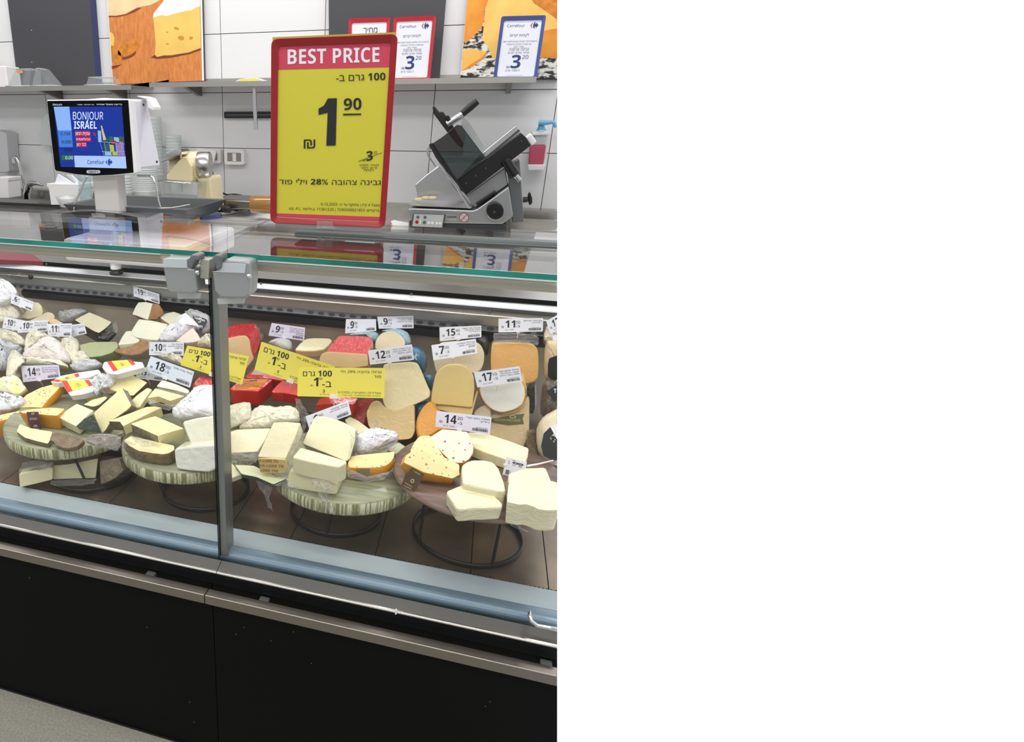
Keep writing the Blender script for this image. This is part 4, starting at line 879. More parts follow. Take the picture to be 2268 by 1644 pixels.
BOARD_B = mat('brown_wood', '#7a6156', .45, coat=.25, col2='#5f4a42', vscale=10, stretch=(1, 7, 1)); BOARD_BE = mat('brown_wood_edge', '#8d7566', .5, vary=.3, vscale=20)
WIRE = mat('black_wire', '#17181a', .35, .3)
def ch_board(cx, cy, zb, zt, r, rc, rr, label, mt, me, legs):
    o = empty('cheese_board', (cx, cy, .655), label, 'board', 'round cheese boards on wire stands')
    m = MB(); n = 64
    pr = [(.001, zb), (r-.006, zb), (r-.001, zb+.006), (r, (zb+zt)/2), (r-.001, zt-.004), (r-.006, zt), (.001, zt)]
    m.lathe(pr, (cx, cy, 0), seg=n)
    k = len(pr)-1
    for i in range(len(m.f)):
        if i % k in (1, 2, 3): m.m[i] = 1
    m.build('board_top', [mt, me], o)
    st = MB(); R = []
    prf = [(rr-.0022, .656), (rr+.0022, .656), (rr+.0022, .668), (rr-.0022, .668), (rr-.0022, .656)]
    st.lathe(prf, (rc[0], rc[1], 0), seg=56, cap=False); sb = st.build('stand_ring', WIRE, o)
    for q in legs:
        q = math.radians(q); u = Vector((math.cos(q), math.sin(q), 0)); a = Vector((rc[0], rc[1], .662))+u*rr; b = Vector((cx, cy, zb+.001))+u*(rr*1.0)
        m = MB(); m.tube([a, b], .0038, seg=8); m.build('stand_leg', WIRE, o)
    return o
ch_board(-1.076, 1.425, .762, .800, .191, (-1.0, 1.388), .118, 'grey green round board at the far left with yellow labelled cheese', BOARD_G, BOARD_E, (-62, 58, 178))
ch_board(-.698, 1.412, .762, .800, .184, (-.655, 1.405), .118, 'grey green round board left of the metal post', BOARD_G, BOARD_E, (-150, -30, 90))
ch_board(-.274, 1.415, .762, .800, .191, (-.289, 1.408), .117, 'grey green round board right of the metal post', BOARD_G, BOARD_E, (-88, 32, 152))
ch_board(.046, 1.392, .826, .842, .195, (.04, 1.405), .129, 'brown round board at the right carrying cream blocks and cumin cheese', BOARD_B, BOARD_BE, (-62, 214, 58))

# ---------------------------------------------------------------- cheeses
q4, q5, q6, q7 = cv(0, 600, 6.575), cv(200, 620, 6.575), cv(0, 800, 5.1367), cv(180, 800, 5.1375)
r1, r2, r3 = cv(480, 690, 6.575), cv(640, 690, 6.575), cv(920, 690, 6.575)
r4, r5, r6 = cv(500, 880, 4.834), cv(740, 880, 4.834), cv(920, 900, 4.325)
ID = lambda P: P
def nrm(el, az):
    e, a = math.radians(el), math.radians(az)
    return Vector((math.sin(a)*math.cos(e), -math.cos(a)*math.cos(e), math.sin(e)))
def K(name, label, cf, pts, ori, anchor, low, mt, ms=None, rind=(), mr=None, rc=.004, bev=.0025, smooth=False, taper=1.0, bulge=0, group=None, cat='cheese', par=None):
    """cheese cut: the outline of its visible face seen in the photo (crop coordinates of cf) laid on the plane facing ori=(elevation, azimuth) through
    anchor=(vertex, 'Y'|'z', value); low = thickness in metres, or the crop point straight below the anchor where the body ends"""
    P = cf(pts); n = nrm(*ori); ai, ak, av = anchor
    p0 = onY(*P[ai], av) if ak == 'Y' else onZ(*P[ai], av)
    if not isinstance(low, (int, float)): low = p0.z-onY(*cf([low])[0], p0.y).z
    Q = [onP(x, y, p0, n) for x, y in P]; N_ = len(Q); ctr = sum(Q, Vector())/N_
    out = []; em = []
    for i in range(N_):
        a, b, c = Q[i-1], Q[i], Q[(i+1) % N_]
        r = min(rc, (a-b).length*.4, (c-b).length*.4) if not smooth else 0
        e = 1 if i in rind else 0
        if smooth:
            d = Q[(i+2) % N_]
            for t in (0, .34, .67): out.append(.5*((2*b)+(c-a)*t+(2*a-5*b+4*c-d)*t*t+(3*b-a-3*c+d)*t**3)); em.append(e)
        else:
            u = b+(a-b).normalized()*r; v = b+(c-b).normalized()*r; pe = 1 if (i-1) % N_ in rind else 0
            for t, q in ((0, pe), (.5, e), (1, e)): out.append(u*(1-t)**2+b*2*t*(1-t)+v*t*t); em.append(q)
    L = len(out); m = MB(); rings = 5 if bulge else 1; vs = list(out)
    for k in range(1, rings+1):
        t = k/rings; s = 1-(1-taper)*t
        for i, p in enumerate(out):
            w = bulge*math.sin(math.pi*min(t, .92)) if (em[i] or em[i-1] or not rind) else 0
            rad = (p-ctr); rad = rad.normalized() if rad.length > 1e-6 else rad
            vs.append(ctr+(p-ctr)*s + rad*w - n*low*t)
    nn = Vector()
    for i in range(L): nn += (out[i]-out[0]).cross(out[(i+1) % L]-out[0])
    flip = nn.dot(n) < 0
    F = [list(range(L))]; M_ = [0]
    for k in range(rings):
        for i in range(L):
            j = (i+1) % L; F.append([k*L+j, k*L+i, (k+1)*L+i, (k+1)*L+j]); M_.append(2 if em[i] else 1)
    F.append([rings*L+i for i in range(L-1, -1, -1)]); M_.append(1)
    if flip: F = [f[::-1] for f in F]
    b0 = len(m.v); m.v += vs; m.f += F; m.m += M_; m.sm += [i not in (0, len(F)-1) and (smooth or bool(bulge)) for i in range(len(F))]
    o = m.build(name, [mt, ms or mt, mr or ms or mt], par, bevel=bev)
    if not par: tag(o, label, cat, group)
    elif label: o['label'] = label
    def f(x, y, h=0): x, y = cf([(x, y)])[0]; return onP(x, y, p0, n)+n*h
    return o, f
def side(cf, Pbase, Y):
    return lambda x, y, h=0: onY(*cf([(x, y)])[0], Y-h)
def lump(name, label, cf, pts, Y, mt, bulge=.02, thick=.05, rough=.004, tilt=35, az=0, seed=1, cat='cheese', group=None):
    """soft crumpled bundle: outline on a leaning plane, swelling towards the shopper"""
    rnd = random.Random(seed); P = cf(pts); n = nrm(tilt, az); cx = sum(p[0] for p in P)/len(P); cy = sum(p[1] for p in P)/len(P)
    p0 = onY(cx, cy, Y); Q = [onP(x, y, p0, n) for x, y in P]; N_ = len(Q); ring = []
    for i in range(N_):
        a, b, c, d = Q[i-1], Q[i], Q[(i+1) % N_], Q[(i+2) % N_]
        for t in (0, .25, .5, .75): ring.append(.5*((2*b)+(c-a)*t+(2*a-5*b+4*c-d)*t*t+(3*b-a-3*c+d)*t**3))
    ctr = sum(ring, Vector())/len(ring); L = len(ring); S_ = (1, .97, .9, .78, .62, .44, .25, .1); vs = []; fs = []
    for k, s in enumerate(S_):
        for p in ring: vs.append(ctr+(p-ctr)*(s*(1+rnd.uniform(-.012, .012))) + n*(bulge*math.sqrt(max(0, 1-s*s)) + (rnd.uniform(-rough, rough) if k else 0)))
    for k in range(len(S_)-1):
        for i in range(L): j = (i+1) % L; fs.append((k*L+i, k*L+j, (k+1)*L+j, (k+1)*L+i))
    fs.append([(len(S_)-1)*L+i for i in range(L)])
    b = len(vs)
    for p in ring: vs.append(ctr+(p-ctr)*.86 - n*thick)
    for i in range(L): j = (i+1) % L; fs.append((b+i, b+j, j, i))
    fs.append([b+i for i in range(L-1, -1, -1)])
    m = MB(); m.add(vs, fs, 0, True); o = m.build(name, mt, weld=True); tag(o, label, cat, group); 
    def f(x, y, h=0): x, y = cf([(x, y)])[0]; return onP(x, y, p0, n)+n*(h+bulge*.9)
    return o, f
def film(par, cf, pts, Y, seed=1, rough=.006, tilt=20, n=7, az=0):
    """crumpled tail of cling film: a fan over the outline with random folds"""
    rnd = random.Random(seed); P = cf(pts); nn = nrm(tilt, az); p0 = onY(*P[0], Y); Q = [onP(x, y, p0, nn) for x, y in P]; out = []
    for i in range(len(Q)):
        a, b = Q[i], Q[(i+1) % len(Q)]
        for t in (0, .33, .67): out.append(a*(1-t)+b*t)
    ctr = sum(Q, Vector())/len(Q); L = len(out); vs = []; fs = []
    S_ = (1, .82, .62, .42, .22)
    for k, s in enumerate(S_):
        for p in out: vs.append(ctr+(p-ctr)*(s*(1+rnd.uniform(-.05, .05))) + nn*(rnd.uniform(-rough, rough)))
    for k in range(len(S_)-1):
        for i in range(L): j = (i+1) % L; fs.append((k*L+i, k*L+j, (k+1)*L+j, (k+1)*L+i))
    vs.append(ctr)
    for i in range(L): fs.append(((len(S_)-1)*L+i, (len(S_)-1)*L+(i+1) % L, len(vs)-1))
    m = MB(); m.add(vs, fs, 0, False); return m.build('cling_film', FILM, par)

# --- brown board at the right
G4 = None
K('cheese_block', 'cream block at the front of the brown board, corner towards the labelled cumin cheese', r6, [(290, 812), (380, 775), (460, 745), (600, 740), (682, 746), (735, 810), (790, 885), (840, 930), (835, 965), (700, 972), (560, 975), (480, 985), (400, 988), (330, 880)], (86, 0), (7, 'z', .876), .034, BF, rc=.006, bev=.005, taper=.95)
o, f = K('cheese_block', 'largest cream block at the right front of the brown board, over the board edge', r6, [(895, 740), (960, 705), (1100, 690), (1290, 712), (1375, 735), (1400, 800), (1385, 990), (1280, 1000), (1180, 988), (1120, 955), (1060, 938), (1000, 945), (930, 928), (878, 918), (880, 850)], (86, 0), (8, 'z', .893), .052, BF, rc=.006, bev=.006, taper=.94)
film(o, r6, [(870, 1080), (960, 1130), (1060, 1190), (1100, 1215), (1000, 1190), (900, 1130)], 1.235, 3)
K('cheese_block', 'cream block standing behind the front one, between two slabs on the brown board', r6, [(445, 560), (500, 525), (560, 510), (660, 512), (745, 530), (800, 590), (850, 720), (868, 812), (800, 812), (690, 790), (600, 770), (450, 735)], (84, 0), (7, 'z', .893), .044, BF, rc=.006, bev=.005)
K('cheese_block', 'small cream block peeping out behind the largest cream block', r6, [(890, 640), (1050, 588), (1250, 580), (1305, 715), (1290, 760), (1100, 770), (895, 760)], (84, 0), (4, 'z', .893), .045, BF, rc=.006, bev=.005)
K('cheese_wedge', 'long cream wedge with ribbed side lying behind the cumin slice', r6, [(500, 245), (600, 250), (720, 270), (900, 330), (1088, 400), (1080, 470), (1060, 530), (960, 520), (870, 505), (700, 450), (560, 395), (500, 360)], (80, 0), (8, 'z', .873), .030, ch('ribbed_cream', '#ece7b8', bump=.5, bscale=26, stretch=(6, 1, 1)), rc=.004, bev=.003)
K('cheese_wedge', 'cumin cheese piece lying flat beneath the speckled cumin slice', r5, [(810, 580), (850, 490), (900, 425), (950, 405), (1030, 408), (1180, 640), (1345, 720), (1340, 830), (1250, 800), (1000, 640)], (72, 0), (7, 'z', .868), .012, CU, OR, rind=(0, 1, 2), mr=OR)
o, f = K('cheese_wedge', 'cumin cheese half with orange rind and brown printed label, left on the brown board', r5, [(745, 700), (770, 620), (880, 548), (930, 545), (1010, 600), (1270, 760), (1358, 825), (1270, 872), (1130, 842), (960, 805), (840, 745)], (52, 14), (10, 'Y', 1.29), .058, CU, OR, rind=(7, 8, 9, 10, 0), mr=OR, rc=.003, bulge=.010, taper=.8, bev=.0015)
BROWNL = mat('brown_label', '#58432c', .4, coat=.4)
def band(par, f, outline, mt, name='printed_label', h=.002):
    m = MB(); poly(m, outline, f, 0, h); return m.build(name, mt, par)
fs = lambda Y: side(r5, None, Y)
fl = lambda x, y, h=0: onP(*r5([(x, y)])[0], LP0, LN)+LN*h
LN = nrm(2, -26); LP0 = onY(*r5([(840, 880)])[0], 1.262)
b = band(o, fl, [(835, 748), (975, 822), (960, 850), (870, 1010), (790, 985), (722, 945), (760, 850)], BROWNL)
m = MB(); T(m, 'GOUDA', (0, 0, 1, 1), lambda a, c, h=0: fl(775+75*a-15*c, 925+40*a-25*c, .003), .02); T(m, 'CUMIN', (0, 0, 1, 1), lambda a, c, h=0: fl(765+75*a-15*c, 955+35*a-25*c, .003), .02); T(m, 'CUMIN', (0, 0, 1, 1), lambda a, c, h=0: fl(868+68*a-15*c, 800+35*a-25*c, .003), .02)
frame(m, ell(845, 893, 20, 22, 0, 14), ell(845, 893, 11, 12, 0, 14), fl, 0, .002, .003)
m.build('lettering', mat('tan_ink', '#c9b48a', .5), b)
o, f = K('cheese_wedge', 'speckled pale cumin slice with orange rind leaning on the labelled half', r5, [(1025, 425), (1160, 340), (1300, 352), (1430, 370), (1470, 450), (1493, 540), (1490, 600), (1450, 660), (1390, 703), (1310, 705), (1240, 680), (1160, 600), (1080, 510)], (58, 10), (9, 'Y', 1.37), .016, CUP, OR, rind=(9, 10, 11, 12), mr=OR, rc=.003)
K('rind', 'orange rind side', r5, [(958, 455), (1020, 425), (1075, 505), (1155, 595), (1235, 675), (1300, 705), (1240, 700), (1160, 665), (1060, 575)], (50, -20), (5, 'Y', 1.385), .012, OR, OR, rc=.002, par=o)

# --- board right of the post
o, f = K('cheese_block', 'lower slab of a stacked pair at the front of the board right of the post', r4, [(655, 965), (668, 830), (690, 780), (1000, 865), (1195, 930), (1190, 1040), (1155, 1045), (900, 1010)], (3, 0), (6, 'z', .803), .09, IV, rc=.004, bev=.004)
film(o, r4, [(880, 850), (1000, 870), (1130, 940), (1160, 990), (1080, 1060), (1160, 1240), (1120, 1230), (1000, 1060), (920, 930)], 1.215, 5, .008)
film(o, r4, [(525, 945), (660, 870), (700, 900), (800, 985), (690, 985), (600, 945)], 1.215, 6, .006)
o, f = K('cheese_block', 'upper slab of the stacked pair at the front of the board right of the post', r4, [(712, 642), (800, 535), (1000, 590), (1295, 680), (1290, 705), (1208, 748), (900, 690)], (84, 0), (5, 'Y', 1.222), (1190, 935), IV, rc=.004, bev=.004)
o, f = K('cheese_wedge', 'large pale wedge with dark curved rind leaning behind the stacked pair', r4, [(950, 208), (1020, 198), (1120, 215), (1260, 265), (1395, 335), (1385, 480), (1330, 660), (1290, 690), (1060, 595), (818, 498), (860, 400)], (46, 0), (7, 'Y', 1.335), .045, IV, GR, rind=(1, 2, 3), mr=GR, rc=.004)
film(o, r4, [(1320, 350), (1425, 340), (1400, 420), (1360, 560), (1290, 690), (1340, 560)], 1.36, 8, .005)
o, f = K('cheese_block', 'tall block with gold letters on its lower rind, leaning in front of the pale block', r4, [(510, 268), (640, 262), (805, 275), (730, 460), (640, 660), (480, 650), (340, 640), (420, 460)], (48, 4), (4, 'Y', 1.262), .05, ch('dense_cream_cheese', '#eae0b9', coat=.7, cbump=.3), IV, rc=.003)
film(o, r4, [(800, 280), (850, 400), (800, 520), (650, 800), (640, 660), (730, 460)], 1.30, 9, .005)
m = MB(); fg = lambda x, y, h=0: onY(*r4([(x, y)])[0], 1.252-h)
LB = MB(); LB.prism([fg(x, y) for x, y in ((345, 662), (480, 660), (640, 672), (660, 760), (630, 815), (450, 815), (375, 810))], (0, .006, 0)); lb = LB.build('printed_rind', mat('gold_printed_rind', '#cdb277', .3, coat=.8, cbump=.6), o, bevel=.001)
for s, x0, y0, x1, y1 in (('A LORE TO', 355, 692, 560, 668), ('TA LORE TR', 360, 745, 620, 716), ('LORE TRE', 370, 795, 560, 765)): T(m, s, (0, 0, 1, 1), lambda a, c, h: fg(x0+(x1-x0)*a, y0+10*a-26*c, .001), .02)
m.build('lettering', mat('ochre_ink', '#9a6a1c', .5), lb)
o, f = K('cheese_block', 'pale block wrapped in film right beside the metal post, on the right', r4, [(-40, 600), (-20, 390), (120, 345), (300, 335), (480, 330), (420, 460), (340, 582), (150, 592)], (66, 0), (6, 'Y', 1.345), (340, 720), ch('wrapped_ivory', '#e6dcb9', coat=1, cbump=.8), WRY, rc=.003)
film(o, r4, [(20, 600), (320, 590), (340, 700), (200, 740), (100, 720), (40, 690)], 1.322, 11, .004)
K('cheese_slab', 'thin pale slab with a dark green end lying under the pile right of the post', r4, [(90, 720), (300, 730), (545, 850), (640, 850), (655, 870), (510, 935), (330, 855), (170, 825)], (70, 0), (5, 'z', .812), .014, ch('greenish_slab', '#d3d6ac', coat=.8), GDK, rind=(2, 3, 4), mr=GDK)
o, f = K('cheese_slab', 'pale slab jutting out low beside the post over the board edge', r4, [(-40, 720), (60, 700), (170, 825), (60, 868), (-40, 880)], (60, 0), (3, 'z', .80), .02, IV)
film(o, r4, [(300, 850), (420, 870), (505, 930), (495, 1010), (460, 1090), (510, 1230), (460, 1180), (430, 1080), (350, 960)], 1.262, 13, .008)
lump('wrapped_cheese', 'white cheese wedge in film at the back left, touching the metal post', r4, [(-10, 110), (60, 90), (240, 55), (272, 100), (265, 230), (150, 300), (0, 330)], 1.53, WRY, .015, .02, .003, 50, seed=2)
o, f = lump('wrapped_cheese', 'long white wedge in loose film below the red blocks', r4, [(140, 330), (240, 260), (290, 140), (400, 95), (560, 105), (740, 110), (790, 200), (760, 265), (520, 290), (480, 330), (300, 340)], 1.50, WRY, .02, .05, .004, 50, seed=3)
film(o, r4, [(740, 10), (800, 20), (840, 110), (888, 180), (860, 330), (830, 360), (800, 260), (720, 200), (745, 100)], 1.50, 14, .008)
K('cheese_wedge', 'white wedge behind the large pale wedge, under the slanted tag', r5, [(110, 240), (170, 205), (260, 250), (395, 350), (300, 400), (200, 380)], (55, 0), (4, 'Y', 1.52), .03, IV)
o, f = lump('wrapped_cheese', 'flat packet in crumpled white paper behind the cumin piece', r5, [(200, 560), (230, 430), (340, 360), (430, 330), (520, 340), (660, 380), (692, 420), (670, 470), (520, 530), (370, 590), (280, 610)], 1.44, WR, .022, .03, .004, 50, seed=4)
film(o, r5, [(390, 250), (450, 230), (490, 290), (440, 320), (410, 350)], 1.45, 15, .006)
film(o, r5, [(200, 570), (370, 590), (540, 540), (690, 470), (650, 560), (450, 600), (290, 620)], 1.40, 16, .005)
o, f = K('cheese_wedge', 'cumin cheese piece with yellow rind and brown label on the board right of the post', r5, [(150, 700), (170, 635), (260, 618), (450, 600), (650, 582), (640, 640), (610, 690), (560, 728), (490, 748), (380, 755), (240, 755), (160, 750)], (74, 0), (9, 'z', .842), (400, 890), CU, OR, rind=(5, 6, 7, 8, 9, 10, 11), mr=OR, rc=.003, bulge=.006, taper=.92)
LN2 = nrm(5, 4); LP2 = onY(*r5([(320, 800)])[0], 1.312)
fl2 = lambda x, y, h=0: onP(*r5([(x, y)])[0], LP2, LN2)+LN2*h
band(o, fl2, [(240, 765), (385, 765), (385, 875), (330, 892), (240, 872)], mat('taupe_label', '#7d684c', .4, coat=.6, cbump=.6), h=.001)
film(o, r5, [(130, 760), (240, 850), (350, 880), (480, 860), (590, 800), (540, 880), (350, 910), (150, 860)], 1.306, 17, .004)
K('cheese_slab', 'grey film corner of a slab at the right rim of the board, under the packet', r5, [(560, 560), (690, 478), (785, 540), (660, 610), (640, 600)], (70, 0), (3, 'z', .812), .01, ch('grey_slab', '#b9bb9c'))

# --- board left of the post
K('cheese_block', 'block with brown left rind and split right side, board left of the post', q7, [(560, 715), (700, 665), (840, 625), (1000, 690), (1168, 765), (1000, 810), (868, 852), (720, 785)], (80, 0), (6, 'Y', 1.285), (880, 985), PYW, PYW, rind=(6, 7), mr=GR, rc=.002)
o, f = K('cheese_wedge', 'brown rinded round piece lying under the split block', q7, [(480, 905), (560, 850), (800, 900), (1060, 960), (1060, 1010), (1000, 1045), (930, 1060), (800, 1045), (650, 1020), (540, 960)], (80, 0), (7, 'z', .835), .034, PYW, BR, rind=(5, 6, 7, 8, 9, 0), mr=BR, bulge=.005)
film(o, q7, [(470, 900), (560, 900), (650, 960), (660, 1060), (560, 1040), (490, 980)], 1.27, 21, .006)
film(o, q7, [(560, 840), (700, 890), (860, 940), (900, 970), (700, 980), (620, 920)], 1.255, 22, .005)
K('cheese_block', 'white block wrapped in film at the right front of the board left of the post', q7, [(1055, 1000), (1200, 975), (1560, 945), (1570, 1180), (1520, 1240), (1450, 1268), (1250, 1255), (1085, 1232), (1065, 1130)], (8, 0), (6, 'z', .804), .06, ch('film_white', '#f2f1e6', coat=1, cbump=1, cscale=50, bump=.5, bscale=24, bdist=.01), WRY, rc=.006, bev=.005)
K('cheese_block', 'big white block in film left of the post, above the small white one', q7, [(1145, 690), (1300, 650), (1570, 610), (1570, 900), (1400, 930), (1250, 958), (1190, 820)], (26, 0), (5, 'Y', 1.29), .05, ch('film_white_big', '#f0eed8', coat=1, cbump=1, cscale=40, bump=.5, bscale=20, bdist=.01), WRY, rc=.006, bev=.005)
lump('wrapped_cheese', 'crumpled white packet resting on the big white block beside the post', q7, [(1040, 570), (1070, 545), (1190, 440), (1250, 390), (1330, 300), (1500, 285), (1570, 300), (1570, 620), (1350, 640), (1180, 660), (1060, 640)], 1.42, WR, .03, .05, .005, 50, seed=6)
K('cheese_block', 'long block with brown rind end in the middle of the board left of the post', q7, [(310, 685), (520, 605), (740, 522), (830, 515), (915, 528), (700, 630), (475, 742), (440, 690)], (74, 0), (6, 'Y', 1.335), (480, 860), PYW, PYW, rind=(6, 7), mr=BR, rc=.002)
K('cheese_slab', 'upright slab with a thin dark edge standing in the pile left of the post', q7, [(135, 592), (280, 460), (420, 335), (465, 302), (500, 370), (572, 505), (520, 560), (420, 630), (335, 685), (280, 780), (235, 828), (190, 720)], (38, -8), (8, 'Y', 1.365), .03, PYW, GR, rind=(11, 10, 3), mr=GR, rc=.003)
K('cheese_slab', 'pale slab with brown rind lying on top of the pile, left of the slanted tag', q7, [(240, 295), (350, 215), (480, 132), (600, 165), (752, 242), (660, 330), (592, 392), (510, 388), (400, 350), (310, 318)], (62, -6), (6, 'Y', 1.49), .028, PYW, BR, rind=(8, 9), mr=BR, rc=.003)
K('cheese_wedge', 'brown rind strip of a slab at the left of the pile top', q7, [(208, 338), (242, 292), (385, 348), (370, 368), (280, 378), (225, 360)], (30, -10), (4, 'Y', 1.47), .03, BR)
o, f = K('cheese_block', 'yellow block in shiny film under the slanted tag', q7, [(750, 420), (840, 308), (960, 340), (1180, 395), (1110, 420), (1012, 452), (880, 400)], (68, 6), (5, 'Y', 1.42), (1020, 545), PYW, ch('film_side', '#d9cb98', coat=1, cbump=.9), rc=.003)
film(o, q7, [(720, 430), (760, 420), (870, 470), (1010, 530), (1110, 500), (1000, 560), (800, 510)], 1.40, 24, .005)
film(o, q7, [(850, 300), (1000, 330), (1270, 380), (1260, 412), (1100, 400), (900, 330)], 1.43, 25, .004)
K('cheese_slab', 'narrow pale slab tucked behind the upright slab', q7, [(560, 455), (640, 380), (750, 300), (805, 320), (720, 440), (660, 530), (590, 540)], (50, 0), (5, 'Y', 1.44), .02, PYW)
K('cheese_wedge', 'white wedge top behind the slanted tag, left of the red block', q7, [(850, 288), (920, 212), (1080, 260), (1225, 325), (1215, 372), (1050, 330)], (50, 0), (4, 'Y', 1.50), .03, WRY)
K('cheese_wedge', 'small pale wedge corner under the white packets', q7, [(40, 420), (130, 360), (190, 380), (160, 430), (90, 445)], (60, 0), (4, 'Y', 1.50), .02, PYW)
K('cheese_wedge', 'pale wedge with a grey rind strip left of the upright slab', q7, [(20, 495), (120, 440), (280, 395), (300, 420), (200, 500), (130, 520)], (60, 0), (5, 'Y', 1.44), .02, PYW, GR, rind=(4, 5), mr=GR)
o, f = K('cheese_wedge', 'dark rinded wedge in film hanging between the two left boards', q7, [(40, 890), (120, 830), (320, 830), (430, 860), (420, 960), (330, 975), (160, 965), (60, 930)], (34, 0), (6, 'Y', 1.228), .012, GR, rc=.005)
film(o, q7, [(40, 900), (200, 820), (440, 850), (450, 900), (420, 1025), (300, 1000), (130, 970)], 1.215, 27, .008)
film(o, q7, [(120, 200), (200, 150), (380, 150), (360, 230), (240, 290), (230, 400), (160, 410), (150, 300)], 1.50, 28, .01)

# --- board at the far left
o, f = K('cheese_block', 'square pale block with dark green wrapper on its right side, on the far left board', q6, [(650, 628), (760, 555), (872, 482), (970, 520), (1062, 560), (960, 650), (865, 742), (750, 685)], (70, -8), (6, 'Y', 1.318), (985, 880), IV, IV, rc=.003)
m = MB(); m.prism([onP(*q6([p])[0], onY(*q6([(985, 745)])[0], 1.322), nrm(20, 35)) for p in ((866, 742), (960, 655), (1055, 603), (1110, 700), (1162, 822), (1050, 812), (900, 772))], nrm(20, 35)*-.012); m.build('green_wrapper', GDK, o, bevel=.002)
o, f = K('cheese_wedge', 'yellow rinded piece with purple label at the front of the far left board', q6, [(215, 572), (400, 540), (600, 530), (735, 540), (715, 566), (650, 620), (560, 615), (400, 600), (260, 590)], (76, 0), (5, 'Y', 1.335), (600, 800), CU, OR, rind=(4, 5, 6, 7, 8), mr=OR, rc=.003, bulge=.004, taper=.88)
fp = lambda x, y, h=0: onP(*q6([(x, y)])[0], onY(*q6([(400, 700)])[0], 1.318), nrm(4, -6))+nrm(4, -6)*h
b = band(o, fp, [(305, 578), (440, 575), (458, 690), (478, 775), (420, 808), (362, 806), (325, 700)], mat('purple_label', '#5a3238', .4, coat=.5), h=.001)
m = MB(); frame(m, ell(378, 597, 18, 12, 0, 14), ell(378, 597, 11, 6, 0, 14), fp, 0, .001, .002); frame(m, ell(408, 738, 20, 13, 0, 14), ell(408, 738, 12, 7, 0, 14), fp, 0, .001, .002)
for a in (0, 1): R4(m, (340, 645+14*a, 425, 651+14*a), fp, 0, .0018); R4(m, (365, 765+14*a, 450, 771+14*a), fp, 0, .0018)
m.build('label_print', mat('pale_print', '#cdb9b4', .5), b)
K('cheese_wedge', 'yellow rinded half wheel cut off by the left edge, on the far left board', q6, [(-160, 640), (0, 612), (120, 585), (222, 565), (200, 625), (120, 650), (0, 680), (-160, 720)], (74, 0), (6, 'Y', 1.36), (0, 875), CU, OR, rind=(4, 5, 6), mr=OR, rc=.003, bulge=.006, taper=.95)
K('cheese_wedge', 'big yellow half cheese with orange rind at the right, back of the far left board', q6, [(190, 535), (240, 440), (300, 380), (460, 300), (580, 268), (665, 262), (695, 272), (640, 340), (550, 430), (470, 530), (330, 525)], (56, 0), (9, 'Y', 1.445), .032, CU, OR, rind=(6, 7, 8), mr=OR, rc=.003, bulge=.006)
K('cheese_slab', 'crumbly pale slab lying under the purple labelled piece', q6, [(185, 800), (225, 710), (350, 760), (600, 800), (575, 890), (545, 940), (400, 905), (280, 870)], (78, 0), (5, 'z', .815), .014, PYW, BR, rind=(3,), mr=BR)
K('cheese_wedge', 'brown rinded round end under the square pale block', q6, [(565, 885), (590, 840), (640, 812), (750, 830), (850, 850), (950, 892), (900, 950), (855, 972), (760, 990), (640, 962), (610, 920)], (66, 0), (8, 'z', .818), .016, BR, smooth=True)
o, f = K('cheese_block', 'long pale block lying on the counter deck under the far left board, left one', q6, [(215, 1290), (260, 1275), (420, 1240), (600, 1215), (600, 1350), (420, 1395), (225, 1440)], (10, 30), (6, 'z', .672), .04, IV, rc=.003)
film(o, q6, [(195, 1280), (260, 1150), (420, 1130), (590, 1150), (600, 1215), (400, 1250), (270, 1280), (240, 1400)], 1.25, 31, .006)
o, f = K('cheese_block', 'pale block with a grey film base under the far left board, right one', q6, [(600, 1190), (800, 1170), (1118, 1105), (1090, 1335), (850, 1340), (600, 1350)], (8, 18), (5, 'z', .672), .04, IV, BR, rc=.003)
film(o, q6, [(570, 1360), (800, 1345), (1090, 1340), (1080, 1390), (930, 1425), (650, 1430), (580, 1400)], 1.268, 32, .004)
K('cheese_wedge', 'brown rinded wedge behind the blocks beneath the far left board', q6, [(1130, 1140), (1350, 1100), (1400, 1250), (1300, 1340), (1220, 1380), (1140, 1410)], (15, -15), (5, 'z', .672), .04, GR)
def carton(label, pts, stripe, Y, seed):
    o, f = K('cheese_packet', label, q6, pts, (62, -4), (3, 'Y', Y), .022, mat('white_packet', '#ececea', .3, coat=.6, cbump=.4), rc=.003, cat='packet', group='white wedge packets with yellow and red labels')
    (ax, ay), (bx, by), (cx_, cy_), (dx, dy) = stripe
    L_ = lambda u, v: (ax*(1-u)*(1-v)+bx*u*(1-v)+cx_*u*v+dx*(1-u)*v, ay*(1-u)*(1-v)+by*u*(1-v)+cy_*u*v+dy*(1-u)*v)
    m = MB()
    for u0, u1, mi in ((0, .2, 1), (.2, .84, 0), (.84, 1, 1)): poly(m, [L_(u0, 0), L_(u1, 0), L_(u1, 1), L_(u0, 1)], f, mi, .0008)
    for u, v, r in ((.5, .45, 16), (.56, .62, 13), (.47, .7, 11)): x, y = L_(u, v); frame(m, ell(x, y, r, r*.7, 0, 12), ell(x, y, r*.75, r*.5, 0, 12), f, 2, .0008, .0012)
    m.build('printed_label', [mat('packet_yellow', '#efd65a', .4), mat('packet_red', '#cc4034', .4), mat('packet_blue', '#4a4a6a', .5)], o)
    return o
carton('white packet with yellow and red label resting on the far left board', [(695, 225), (860, 205), (1050, 205), (1075, 290), (1060, 345), (930, 380), (800, 395), (740, 310)], [(700, 225), (1010, 215), (1060, 275), (770, 358)], 1.50, 1)
carton('white packet with yellow and red label nearest the slanted blue white tag', [(1160, 70), (1180, 10), (1260, -5), (1480, 0), (1620, 10), (1640, 70), (1500, 105), (1330, 150), (1230, 140)], [(1215, 5), (1490, -15), (1545, 35), (1290, 120)], 1.55, 2)
